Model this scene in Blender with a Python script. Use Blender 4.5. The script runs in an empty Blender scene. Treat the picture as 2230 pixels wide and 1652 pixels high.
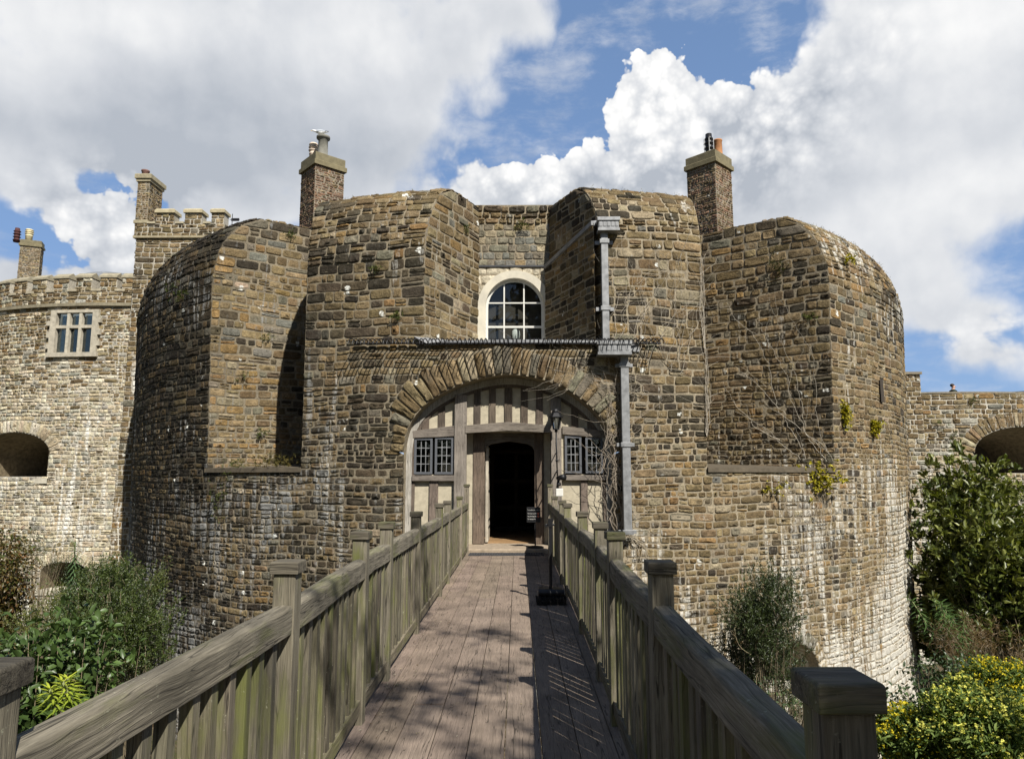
import bpy, math, random
import numpy as np
from math import sin, cos, pi, atan2, sqrt, radians, exp
from mathutils import Vector

# ------------------------------------------------------------------ camera, sky, sun, exposure
SC = bpy.context.scene
F = 1540.0; TH = math.atan(210/1540); PS = 0.0078; H = 1.65
camd = bpy.data.cameras.new('camera'); cam = bpy.data.objects.new('camera', camd)
SC.collection.objects.link(cam); SC.camera = cam
cam.location = (0, 0, H); cam.rotation_euler = (pi/2+TH, 0, PS)
camd.sensor_width = 36; camd.sensor_fit = 'HORIZONTAL'; camd.lens = F/2230*36
camd.clip_start = 0.05; camd.clip_end = 5000
SC.view_settings.view_transform = 'Standard'
try: SC.view_settings.look = 'None'
except Exception: pass
SC.view_settings.exposure = 0.65; SC.view_settings.gamma = 1.0
SUN = Vector((0.345, -0.604, 0.717)).normalized()
sl = bpy.data.lights.new('sun', 'SUN'); sl.energy = 5.0; sl.angle = radians(0.53); sl.color = (1.0, 0.955, 0.87)
so = bpy.data.objects.new('sun', sl); SC.collection.objects.link(so)
so.rotation_euler = (-SUN).to_track_quat('-Z', 'Y').to_euler(); so.location = (20, -20, 40)

def ray(u, v):
    x = (u-1115)/F; z = (826-v)/F
    y = cos(TH)-z*sin(TH); zz = sin(TH)+z*cos(TH)
    return (x*cos(PS)-y*sin(PS), x*sin(PS)+y*cos(PS), zz)
def aty(u, v, y):
    d = ray(u, v); t = y/d[1]; return (d[0]*t, y, H+d[2]*t)

# node helper
class NT:
    def __init__(s, tree): s.t = tree
    def n(s, typ, ins=None, **kw):
        nd = s.t.nodes.new(typ)
        for k, v in kw.items(): setattr(nd, k, v)
        for k, v in (ins or {}).items():
            if isinstance(v, bpy.types.NodeSocket): s.t.links.new(v, nd.inputs[k])
            else: nd.inputs[k].default_value = v
        return nd
    def m(s, op, a, b=0.0, c=None, clamp=False):
        i = {0: a, 1: b}
        if c is not None: i[2] = c
        return s.n('ShaderNodeMath', i, operation=op, use_clamp=clamp).outputs[0]
    def mr(s, val, a, b, c=0.0, d=1.0, smooth=False):
        return s.n('ShaderNodeMapRange', {0: val, 1: a, 2: b, 3: c, 4: d}, interpolation_type='SMOOTHSTEP' if smooth else 'LINEAR').outputs[0]
    def mix(s, f, a, b, blend='MIX'):
        return s.n('ShaderNodeMix', {0: f, 6: a, 7: b}, data_type='RGBA', blend_type=blend).outputs[2]
    def noise(s, vec, scale, detail=4, rough=0.55, dist=0.0):
        return s.n('ShaderNodeTexNoise', {'Vector': vec, 'Scale': scale, 'Detail': detail, 'Roughness': rough, 'Distortion': dist}).outputs[0]
    def vscale(s, vec, sc):
        return s.n('ShaderNodeVectorMath', {0: vec, 1: sc}, operation='MULTIPLY').outputs[0]
    def vadd(s, vec, o):
        return s.n('ShaderNodeVectorMath', {0: vec, 1: o}, operation='ADD').outputs[0]

# world: physical sky with broken cumulus laid out by bearing and elevation
w = bpy.data.worlds.new('World'); SC.world = w; w.use_nodes = True
T = NT(w.node_tree); w.node_tree.nodes.clear()
sky = T.n('ShaderNodeTexSky', sky_type='NISHITA', sun_disc=False)
sky.sun_elevation = math.asin(SUN.z); sky.sun_rotation = atan2(SUN.x, SUN.y); sky.air_density = 1.0; sky.dust_density = 0.6; sky.ozone_density = 2.0
dirv = T.n('ShaderNodeTexCoord').outputs['Generated']
sx = T.n('ShaderNodeSeparateXYZ', {0: dirv})
az = T.m('ARCTAN2', sx.outputs[0], sx.outputs[1]); el = T.m('ARCSINE', sx.outputs[2])
p = T.n('ShaderNodeCombineXYZ', {0: az, 1: el, 2: 0.0}).outputs[0]
warp = T.n('ShaderNodeTexNoise', {'Vector': p, 'Scale': 9.0, 'Detail': 3.0}).outputs[1]
pw = T.vadd(p, T.vscale(T.vadd(warp, (-.5, -.5, -.5)), (.022, .022, 0)))
def azel(u, v):
    d = ray(u, v); l = sqrt(sum(c*c for c in d)); return atan2(d[0], d[1]), math.asin(d[2]/l)
def blobs(lst, vec):
    acc = None
    for (u, v, ru, rv, wt) in lst:
        a, e = azel(u, v)
        q = T.vscale(T.vadd(vec, (-a, -e, 0)), (F/ru, F/rv, 0))
        ln = T.n('ShaderNodeVectorMath', {0: q}, operation='LENGTH').outputs['Value']
        g = T.mr(ln, 1.35, 0.15, 0.0, wt, True)
        acc = g if acc is None else T.m('ADD', acc, g)
    return acc
COVER = [(330,150,560,330,1.0),(760,330,330,170,.9),(880,90,330,160,.8),(120,330,330,170,.6),(520,330,300,120,.5),
  (1080,30,200,70,.6),(1560,20,130,60,.45),(1400,160,110,100,1.0),(1520,250,170,160,1.1),(1330,330,190,120,1.0),
  (1150,400,170,80,1.0),(1640,370,300,190,1.0),(1900,120,220,150,1.0),(2120,120,200,230,1.0),(1820,300,200,160,.8),
  (2010,520,260,170,.75),(2170,730,190,80,.75),(2060,640,150,110,.5),(200,500,110,90,1.0),(420,420,150,60,.55),(540,450,120,60,.6),(20,590,60,60,.6),(1110,240,90,60,.42),
  (2080,300,200,160,.5),(1700,520,300,150,.7),(130,640,300,80,.6),(1250,480,300,100,.9),(2140,790,140,40,.35)]
HOLES = [(1330,40,130,60,.35),(1010,235,120,60,.3),(1570,60,120,60,.3),(1620,120,130,120,.65),(1290,70,90,110,.5),(560,405,130,55,.55),(40,520,120,45,.45),(235,395,80,40,.45),(1200,240,150,130,.8),(1380,60,140,60,.5),(1090,330,70,70,.35),(250,400,160,35,.45),(120,480,120,35,.5),(600,400,90,45,.5),(2190,610,110,110,.4),(2090,760,150,60,.4),(1850,175,60,30,.3),(2110,240,70,60,.25)]
n1 = T.n('ShaderNodeTexNoise', {'Vector': pw, 'Scale': 10.0, 'Detail': 9.0, 'Roughness': .5}, noise_dimensions='2D').outputs[0]
po = T.vadd(pw, (.012, .018, 0))
n2 = T.n('ShaderNodeTexNoise', {'Vector': po, 'Scale': 10.0, 'Detail': 9.0, 'Roughness': .5}, noise_dimensions='2D').outputs[0]
n3 = T.noise(p, 4.0, 5, .55)
vor = T.n('ShaderNodeTexVoronoi', {'Vector': T.vscale(pw, (1, 1.15, 1)), 'Scale': 21.0, 'Detail': 3.0, 'Roughness': .55, 'Smoothness': .35}, feature='SMOOTH_F1', voronoi_dimensions='2D').outputs['Distance']
puff = T.m('SUBTRACT', .42, vor)
PUFFY = [(1420,170,190,170,1.0),(1540,260,230,180,.9),(1310,330,230,150,1.0),(1130,400,220,110,1.0),(210,510,170,140,1.0),(1700,300,180,140,.5),(1850,110,160,120,.35),(2160,730,150,60,.5),(330,410,110,60,.6)]
pmask = T.m('MINIMUM', blobs(PUFFY, pw), 1.0)
dens = T.m('SUBTRACT', blobs(COVER, pw), blobs(HOLES, pw))
dens = T.m('ADD', dens, T.m('MULTIPLY', T.m('MULTIPLY', puff, pmask), .9))
dens = T.m('ADD', dens, T.m('MULTIPLY', T.m('SUBTRACT', n1, .5), 1.7))
front = T.mr(sx.outputs[1], .15, .5, 0, 1)
wisp = T.mr(T.noise(T.vscale(pw, (3.2, 7.5, 1)), 1.9, 7, .62), .47, .72, 0, .5, True)
alpha = T.m('MULTIPLY', T.m('MAXIMUM', wisp, T.mr(dens, T.m('ADD', .08, T.m('MULTIPLY', pmask, .14)), T.m('SUBTRACT', .85, T.m('MULTIPLY', pmask, .48)), 0, 1, True)), front)
BRIGHT = [(1400,150,130,110,.8),(1530,240,190,150,.75),(1320,320,190,110,.75),(1130,400,190,80,.7),(210,500,120,90,.55),(60,90,160,100,.4),(350,50,160,70,.35),(1900,80,260,110,.4),(2150,90,160,130,.3),(780,90,150,70,.25),(1990,450,260,90,.25),(1720,320,130,90,.3),(2170,720,130,40,.4)]
DARK = [(560,290,320,130,.62),(180,250,260,110,.5),(300,330,300,50,.3),(850,350,170,80,.3),(1640,430,240,90,.25),(450,420,160,50,.3),(2050,200,220,70,.15),(1860,420,200,60,.1),(120,640,200,60,.2),(1290,410,120,40,.2)]
tt = T.m('SUBTRACT', blobs(BRIGHT, pw), blobs(DARK, pw))
tt = T.m('ADD', tt, T.m('MULTIPLY', T.m('SUBTRACT', n1, n2), T.m('ADD', .9, T.m('MULTIPLY', pmask, .8))))
tt = T.m('ADD', tt, T.m('MULTIPLY', T.m('SUBTRACT', n3, .5), .8))
tt = T.m('ADD', tt, T.m('MULTIPLY', T.m('MULTIPLY', puff, pmask), 1.5))
tt = T.m('ADD', tt, T.mr(dens, .3, 1.0, .3, -.02))
tt = T.mr(tt, -.75, .85, 0, 1)
cr = T.n('ShaderNodeValToRGB', {0: tt}); e_ = cr.color_ramp.elements
e_[0].position = 0; e_[0].color = (.30, .325, .365, 1); e_[1].position = 1; e_[1].color = (.68, .675, .665, 1)
x_ = e_.new(.45); x_.color = (.45, .465, .49, 1)
skyc = T.n('ShaderNodeVectorMath', {0: sky.outputs[0], 'Scale': .05}, operation='SCALE').outputs[0]
skyc = T.mix(T.m('MULTIPLY', front, T.mr(el, .0, .6, .62, .42)), skyc, (.19, .32, .585, 1))   # thin high veil ahead
bgs = T.n('ShaderNodeBackground', {0: T.mix(alpha, skyc, cr.outputs[0]), 1: 1.0})
T.n('ShaderNodeOutputWorld', {0: bgs.outputs[0]})

# ------------------------------------------------------------------ scene helpers
COL = SC.collection
RNG = np.random.default_rng(7)
random.seed(11)
def tag(o, label=None, cat=None, group=None, kind=None):
    for k, v in (('label', label), ('category', cat), ('group', group), ('kind', kind)):
        if v: o[k] = v
    return o
def thing(name, loc, label, cat, group=None):
    o = bpy.data.objects.new(name, None); COL.objects.link(o); o.location = loc
    o.empty_display_size = .2
    return tag(o, label, cat, group)
def wpos(o):
    v = Vector((0, 0, 0))
    while o is not None: v += o.location; o = o.parent
    return v
def link(name, me, mats, parent=None, smooth=False):
    o = bpy.data.objects.new(name, me); COL.objects.link(o)
    for m in (mats if isinstance(mats, (list, tuple)) else [mats]): me.materials.append(m)
    if parent is not None:
        o.parent = parent; o.location = -wpos(parent)
    if smooth: me.polygons.foreach_set('use_smooth', [True]*len(me.polygons))
    return o
def mesh_np(name, verts, faces, mats=None, tint=None, smooth=None):
    """faces: list of (M,k) int arrays; mats: list of ints or arrays; smooth likewise."""
    me = bpy.data.meshes.new(name)
    verts = np.asarray(verts, dtype=np.float32).reshape(-1, 3)
    me.vertices.add(len(verts)); me.vertices.foreach_set('co', verts.ravel())
    fl = [np.asarray(f, dtype=np.int32) for f in faces]
    loops = np.concatenate([f.ravel() for f in fl]); sizes = np.concatenate([np.full(len(f), f.shape[1], np.int32) for f in fl])
    starts = np.concatenate([[0], np.cumsum(sizes)[:-1]]).astype(np.int32)
    me.loops.add(len(loops)); me.loops.foreach_set('vertex_index', loops)
    me.polygons.add(len(sizes)); me.polygons.foreach_set('loop_start', starts); me.polygons.foreach_set('loop_total', sizes)
    if mats is not None:
        me.polygons.foreach_set('material_index', np.concatenate([np.full(len(f), m, np.int32) for f, m in zip(fl, mats)]))
    if smooth is not None:
        me.polygons.foreach_set('use_smooth', np.concatenate([np.full(len(f), s, bool) for f, s in zip(fl, smooth)]))
    if tint is not None:
        a = me.attributes.new('tint', 'FLOAT_COLOR', 'POINT')
        t4 = np.ones((len(verts), 4), np.float32); t4[:, :3] = tint; a.data.foreach_set('color', t4.ravel())
    me.update(calc_edges=True); me.validate()
    return me

class MB:
    """collects simple solids into one mesh, each with a tint"""
    def __init__(s): s.v = []; s.f = []; s.t = []; s.cur = (1, 1, 1)
    def add(s, vs, fs):
        b = len(s.v); s.v += [tuple(v) for v in vs]; s.t += [s.cur]*len(vs); s.f += [tuple(b+i for i in f) for f in fs]
    def box(s, x0, x1, y0, y1, z0, z1):
        s.add([(x0,y0,z0),(x1,y0,z0),(x1,y1,z0),(x0,y1,z0),(x0,y0,z1),(x1,y0,z1),(x1,y1,z1),(x0,y1,z1)],
              [(0,3,2,1),(4,5,6,7),(0,1,5,4),(1,2,6,5),(2,3,7,6),(3,0,4,7)])
    def cbox(s, c, size, rz=0.0, ch=0.0):
        """box centred at c turned by rz, top edges chamfered by ch"""
        a, b, h = size[0]/2, size[1]/2, size[2]/2
        lv = [(a, b, -h), (a, b, h-ch)] + ([(a-ch, b-ch, h)] if ch else [])
        vs = []
        for (k, l, z) in lv:
            for (x, y) in ((-k,-l),(k,-l),(k,l),(-k,l)):
                vs.append((c[0]+x*cos(rz)-y*sin(rz), c[1]+x*sin(rz)+y*cos(rz), c[2]+z))
        fs = [(0,3,2,1)]
        for L in range(len(lv)-1):
            for k in range(4): fs.append((L*4+k, L*4+(k+1)%4, L*4+4+(k+1)%4, L*4+4+k))
        q = 4*(len(lv)-1); fs.append((q, q+1, q+2, q+3))
        s.add(vs, fs)
    def prism(s, poly, a, b, fn):
        """extrude 2-D polygon between a and b; fn(p, q, depth) -> xyz"""
        n = len(poly)
        s.add([fn(x, y, a) for x, y in poly]+[fn(x, y, b) for x, y in poly],
              [tuple(range(n-1, -1, -1)), tuple(range(n, 2*n))]+[(i, (i+1) % n, n+(i+1) % n, n+i) for i in range(n)])
    def tube(s, pts, rad, n=6, cap=True):
        pts = [Vector(q) for q in pts]; m = len(pts)
        if not isinstance(rad, (list, tuple)): rad = [rad]*m
        vs = []; up = Vector((0.13, 0.21, 1)).normalized()
        for i, q in enumerate(pts):
            d = (pts[min(i+1, m-1)]-pts[max(i-1, 0)])
            d = d.normalized() if d.length > 1e-9 else Vector((0, 0, 1))
            a = d.cross(up)
            if a.length < .05: a = d.cross(Vector((1, 0, 0)))
            a.normalize(); b = d.cross(a)
            for k in range(n):
                w_ = 2*pi*k/n; vs.append(q+(a*cos(w_)+b*sin(w_))*rad[i])
        fs = [(i*n+k, i*n+(k+1) % n, i*n+n+(k+1) % n, i*n+n+k) for i in range(m-1) for k in range(n)]
        if cap: fs += [tuple(range(n-1, -1, -1)), tuple((m-1)*n+k for k in range(n))]
        s.add(vs, fs)
    def lathe(s, prof, c, n=16, sy=1.0):
        vs = [(c[0]+r*cos(2*pi*k/n), c[1]+r*sin(2*pi*k/n)*sy, c[2]+z) for r, z in prof for k in range(n)]
        m = len(prof)
        fs = [(i*n+k, i*n+(k+1) % n, i*n+n+(k+1) % n, i*n+n+k) for i in range(m-1) for k in range(n)]
        fs += [tuple(range(n-1, -1, -1)), tuple((m-1)*n+k for k in range(n))]
        s.add(vs, fs)
    def build(s, name, mat, parent=None, smooth=False, bevel=0.0):
        me = bpy.data.meshes.new(name); me.from_pydata(s.v, [], s.f)
        a = me.attributes.new('tint', 'FLOAT_COLOR', 'POINT')
        a.data.foreach_set('color', np.array([(*t, 1) for t in s.t], np.float32).ravel()); me.update()
        o = link(name, me, mat, parent, smooth)
        if bevel:
            b = o.modifiers.new('bevel', 'BEVEL'); b.width = bevel; b.segments = 2; b.limit_method = 'ANGLE'
        return o

# ------------------------------------------------------------------ materials
def newmat(name):
    m = bpy.data.materials.new(name); m.use_nodes = True; t = NT(m.node_tree); m.node_tree.nodes.clear(); return m, t
def finish(t, col, rough=.85, bump=None, bstr=.4, bdist=.02, metal=0.0, spec=.3, extra=None):
    ins = {'Base Color': col, 'Roughness': rough, 'Metallic': metal, 'Specular IOR Level': spec}
    if bump is not None:
        ins['Normal'] = t.n('ShaderNodeBump', {'Height': bump, 'Strength': bstr, 'Distance': bdist}).outputs[0]
    b = t.n('ShaderNodeBsdfPrincipled', ins)
    for k, v in (extra or {}).items(): b.inputs[k].default_value = v
    t.n('ShaderNodeOutputMaterial', {0: b.outputs[0]})
def mul(t, col, f):
    return t.n('ShaderNodeVectorMath', {0: col, 'Scale': f}, operation='SCALE').outputs[0]
def mat_stone(name, lichen=.5, zlime=(2.0, -4.0), lime=.75, limecol=(.60,.585,.53,1)):
    m, t = newmat(name)
    P = t.n('ShaderNodeNewGeometry').outputs['Position']
    col = t.n('ShaderNodeAttribute', attribute_name='tint').outputs['Color']
    f = t.noise(P, 22, 6, .65); g = t.noise(P, 6, 4, .6); big = t.noise(P, .55, 4, .6)
    col = mul(t, col, t.mr(f, .3, .7, .62, 1.38)); col = mul(t, col, t.mr(g, .3, .7, .75, 1.25)); col = mul(t, col, t.mr(big, .3, .7, .84, 1.14))
    # grey-green lichen film
    film = t.mr(t.noise(P, 2.3, 6, .7), .55, .72, 0, .5)
    col = t.mix(film, col, (.13, .125, .10, 1))
    # pale run-off of lime, in vertical streaks
    z = t.n('ShaderNodeSeparateXYZ', {0: P}).outputs[2]
    st = t.noise(t.vscale(P, (6.5, 6.5, .42)), 1.0, 7, .66); st2 = t.noise(P, 5.0, 5, .7); st3 = t.noise(P, .35, 2, .5)
    a = t.m('ADD', t.m('MULTIPLY', st, .72), t.m('ADD', t.m('MULTIPLY', st2, .28), t.m('MULTIPLY', t.m('SUBTRACT', st3, .5), .5)))
    xx = t.n('ShaderNodeSeparateXYZ', {0: P}).outputs[0]
    bonus = t.m('ADD', t.mr(xx, 1.5, 10.0, 0, .075), t.mr(xx, -2.0, -5.0, 0, .07)) if 0 < zlime[0] < 5 else 0.0
    thr = t.m('SUBTRACT', t.mr(z, zlime[0], zlime[1], .64, .515), bonus)
    lm = t.mr(t.m('SUBTRACT', a, thr), 0.0, .09, 0, lime)
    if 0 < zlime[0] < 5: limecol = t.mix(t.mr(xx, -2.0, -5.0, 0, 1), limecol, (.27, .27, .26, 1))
    col = t.mix(lm, col, limecol)
    # round crusts of white lichen
    vo = t.n('ShaderNodeTexVoronoi', {'Vector': t.vadd(P, t.vscale(t.n('ShaderNodeTexNoise', {'Vector': P, 'Scale': 11.0, 'Detail': 4.0}).outputs[1], (.22, .22, .22))), 'Scale': 2.3})
    vr = t.n('ShaderNodeSeparateXYZ', {0: vo.outputs['Color']}).outputs[0]
    sp = t.m('MULTIPLY', t.mr(vo.outputs['Distance'], .17, .13), t.mr(vr, 1-lichen*.5, 1-lichen*.5+.02))
    sp = t.m('MULTIPLY', sp, t.mr(t.noise(P, 14, 3), .38, .5))
    col = t.mix(sp, col, (.62, .62, .57, 1))
    finish(t, col, .92, t.m('ADD', t.noise(P, 30, 6, .7), t.m('MULTIPLY', t.noise(P, 9, 3), 1.2)), .75, .03, spec=.12)
    return m
def mat_mortar(name, c=(.255, .216, .153, 1), zlime=(2.0, -4.0), lime=.7):
    m, t = newmat(name)
    P = t.n('ShaderNodeNewGeometry').outputs['Position']
    col = mul(t, t.mix(t.mr(t.noise(P, 1.1, 5, .6), .47, .72), c, (.17, .142, .105, 1)), t.mr(t.noise(P, 20, 4), .3, .7, .7, 1.3))
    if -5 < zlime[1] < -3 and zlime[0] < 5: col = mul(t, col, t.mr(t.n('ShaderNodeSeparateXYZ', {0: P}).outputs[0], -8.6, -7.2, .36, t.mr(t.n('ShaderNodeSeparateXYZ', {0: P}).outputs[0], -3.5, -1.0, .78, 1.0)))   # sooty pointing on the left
    z = t.n('ShaderNodeSeparateXYZ', {0: P}).outputs[2]
    st = t.noise(t.vscale(P, (4.2, 4.2, .34)), 1.0, 6, .62)
    lm = t.mr(t.m('SUBTRACT', st, t.mr(z, zlime[0], zlime[1], .69, .47)), 0.0, .09, 0, lime*.8)
    col = t.mix(lm, col, (.58, .56, .5, 1))
    finish(t, col, .95, t.noise(P, 25, 5, .7), .6, .02, spec=.1)
    return m
def mat_wood(name, grain, c0, c1, algae=.5, rough=.8, crack=.6, hz=None):
    """weathered timber; grain = axis index the fibres run along; tint attribute varies each piece"""
    m, t = newmat(name)
    P = t.n('ShaderNodeNewGeometry').outputs['Position']
    tint = t.n('ShaderNodeAttribute', attribute_name='tint').outputs['Color']
    s = [52, 52, 52]; s[grain] = 2.4; s2 = [170, 170, 170]; s2[grain] = 6
    Pw = t.vadd(P, t.vscale(t.n('ShaderNodeTexNoise', {'Vector': P, 'Scale': 3.0, 'Detail': 2.0}).outputs[1], (.03, .03, .03)))
    a = t.noise(t.vscale(Pw, tuple(s)), 1, 5, .6); b = t.noise(t.vscale(Pw, tuple(s2)), 1, 3, .6)
    col = t.mix(t.mr(a, .34, .66), c0, c1)
    col = mul(t, col, t.mr(b, .3, .7, 1-.55*crack, 1+.35*crack))
    sp_ = [26, 26, 26]; sp_[grain] = .9; c_ = t.noise(t.vscale(Pw, tuple(sp_)), 1, 2, .4)
    cr_ = t.m('MULTIPLY', t.mr(a, .32, .38, .5, 1.0), t.mr(t.m('ABSOLUTE', t.m('SUBTRACT', c_, .47)), .004, .013, .35, 1.0)); col = mul(t, col, cr_)
    col = mul(t, col, t.mr(t.noise(P, 2.2, 4), .3, .7, .72, 1.25))
    col = t.mix(1.0, col, tint, 'MULTIPLY')
    if algae:
        sg = [7, 7, 7]; sg[grain] = 1.5
        al = t.mr(t.noise(t.vscale(P, tuple(sg)), 1, 5, .65), .5, .68, 0, algae)
        col = t.mix(al, col, (.115, .125, .032, 1))
        lc = t.mr(t.noise(P, 60, 3, .7), .64, .69, 0, .6)
        col = t.mix(t.m('MULTIPLY', lc, t.mr(t.noise(P, 4, 2), .5, .6)), col, (.36, .36, .26, 1))
    finish(t, col, rough, t.m('ADD', a, t.m('MULTIPLY', b, .6)), .7, .006, spec=.25)
    return m
def mat_plain(name, c, rough=.6, metal=0.0, var=.25, scale=8.0, bstr=.2, spec=.4, c2=None):
    m, t = newmat(name)
    P = t.n('ShaderNodeNewGeometry').outputs['Position']
    n = t.noise(P, scale, 6, .65)
    col = t.mix(t.mr(n, .35, .68), (*c, 1), (*(c2 or [k*(1-var) for k in c]), 1))
    finish(t, col, rough, t.noise(P, scale*4, 4, .6), bstr, .006, metal, spec)
    return m
def mat_tint(name, rough=.8, var=.2, scale=20, trans=0.0, spec=.3, bstr=.15):
    m, t = newmat(name)
    P = t.n('ShaderNodeNewGeometry').outputs['Position']
    col = t.n('ShaderNodeAttribute', attribute_name='tint').outputs['Color']
    col = mul(t, col, t.mr(t.noise(P, scale, 4), .3, .7, 1-var, 1+var))
    if trans:
        b = t.n('ShaderNodeBsdfPrincipled', {'Base Color': col, 'Roughness': rough, 'Specular IOR Level': spec})
        tr = t.n('ShaderNodeBsdfTranslucent', {0: t.mix(1.0, col, (1.25, 1.35, .5, 1), 'MULTIPLY')})
        mx = t.n('ShaderNodeMixShader', {0: trans, 1: b.outputs[0], 2: tr.outputs[0]})
        t.n('ShaderNodeOutputMaterial', {0: mx.outputs[0]})
    else: finish(t, col, rough, t.noise(P, scale*3, 3), bstr, .01, spec=spec)
    return m
def mat_glass(name, rough=.02):
    m, t = newmat(name)
    P = t.n('ShaderNodeNewGeometry').outputs['Position']
    nb = t.n('ShaderNodeBump', {'Height': t.noise(P, 1.5, 1), 'Strength': .02, 'Distance': .01}).outputs[0]
    g = t.n('ShaderNodeBsdfGlossy', {'Color': (.9, .95, 1, 1), 'Roughness': rough, 'Normal': nb})
    tr = t.n('ShaderNodeBsdfTransparent', {0: (.75, .8, .8, 1)})
    fr = t.n('ShaderNodeFresnel', {0: 1.5, 'Normal': nb})
    mx = t.n('ShaderNodeMixShader', {0: t.m('MULTIPLY', fr.outputs[0], 1.4, clamp=True), 1: tr.outputs[0], 2: g.outputs[0]})
    t.n('ShaderNodeOutputMaterial', {0: mx.outputs[0]})
    return m

M = {}
M['stone'] = mat_stone('ragstone', .4, (3.6, -3.2), .68)
M['mortar'] = mat_mortar('lime mortar', zlime=(2.5, -4.2))
M['stone_pale'] = mat_stone('pale rubble', .7, (7.5, -2.0), .85, (.68,.66,.60,1))
M['mortar_pale'] = mat_mortar('pale mortar', (.38, .35, .29, 1), (7.5, -2.0), .8)
M['brick'] = mat_stone('chimney brick', .35, (-50, -60), .0)
M['mortar_brick'] = mat_mortar('brick mortar', (.24, .215, .17, 1), (-50, -60), .0)
M['ashlar'] = mat_tint('dressed stone', .9, .22, 7, bstr=.3)
M['lead'] = mat_plain('weathered lead', (.29, .295, .30), .55, .35, .45, 6, .25, .4)
M['leaddark'] = mat_plain('dark lead', (.06, .062, .068), .6, .2, .4, 8)
M['iron'] = mat_plain('black iron', (.012, .012, .014), .5, .2, .3, 30)
M['blackpaint'] = mat_plain('black paint', (.010, .010, .011), .42, 0, .3, 14)
M['blackrubber'] = mat_plain('black bristle', (.014, .013, .012), .8, 0, .5, 60, .8)
M['rail'] = mat_wood('weathered oak rail', 1, (.215, .19, .143, 1), (.105, .092, .068, 1), .6, .93)
M['post'] = mat_wood('weathered oak post', 2, (.20, .178, .135, 1), (.115, .10, .074, 1), .8)
M['cap'] = mat_wood('weathered oak end grain', 0, (.15, .132, .10, 1), (.07, .06, .045, 1), .5)
M['deck'] = mat_wood('worn deck boards', 1, (.23, .178, .14, 1), (.165, .128, .10, 1), 0, .85, .35)
M['oak'] = mat_wood('brown oak', 2, (.15, .118, .092, 1), (.078, .061, .048, 1), 0, .85, .6)
M['oak_h'] = mat_wood('brown oak beam', 0, (.205, .178, .148, 1), (.115, .097, .08, 1), 0, .85, .6)
M['oak_grey'] = mat_wood('silvered oak', 2, (.40, .375, .33, 1), (.25, .23, .20, 1), 0, .85, .6)
M['plaster'] = mat_plain('cream plaster', (.44, .39, .29), .9, 0, .28, 7, .5, .15)
M['cream'] = mat_plain('cream painted stone', (.56, .52, .42), .85, 0, .25, 3, .3, .2, (.44,.41,.34))
M['white'] = mat_plain('white paint', (.60, .59, .545), .5, 0, .12, 6)
M['glass'] = mat_glass('window glass')
M['dark'] = mat_plain('interior shade colour', (.05, .038, .027), .8, 0, .4, 2)  # unlit depth put into the colour: rooms, hall, gun port backs
M['floor_in'] = mat_wood('hall floorboards', 0, (.34, .215, .11, 1), (.24, .145, .07, 1), 0, .5, .3)
M['leaf'] = mat_tint('leaves', .42, .25, 9, .22, .45)
M['leafmat'] = mat_tint('soft leaves', .65, .25, 9, .25, .2)
M['petal'] = mat_tint('petals', .6, .15, 20, .25, .2)
M['twig'] = mat_tint('twigs', .85, .3, 30)
M['tint'] = mat_tint('painted parts', .6, .12, 20)
M['slate'] = mat_plain('slate roof', (.20, .21, .22), .6, 0, .4, 3, .4)
M['vault'] = mat_plain('darkened vault stone', (.15, .12, .078), .95, 0, .6, 7, 1.0, .1)  # darker than the wall stone, putting the ports' inner shade into the colour
M['steptone'] = mat_plain('worn sandstone', (.33, .265, .195), .9, 0, .35, 9, .5, .15)

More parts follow.
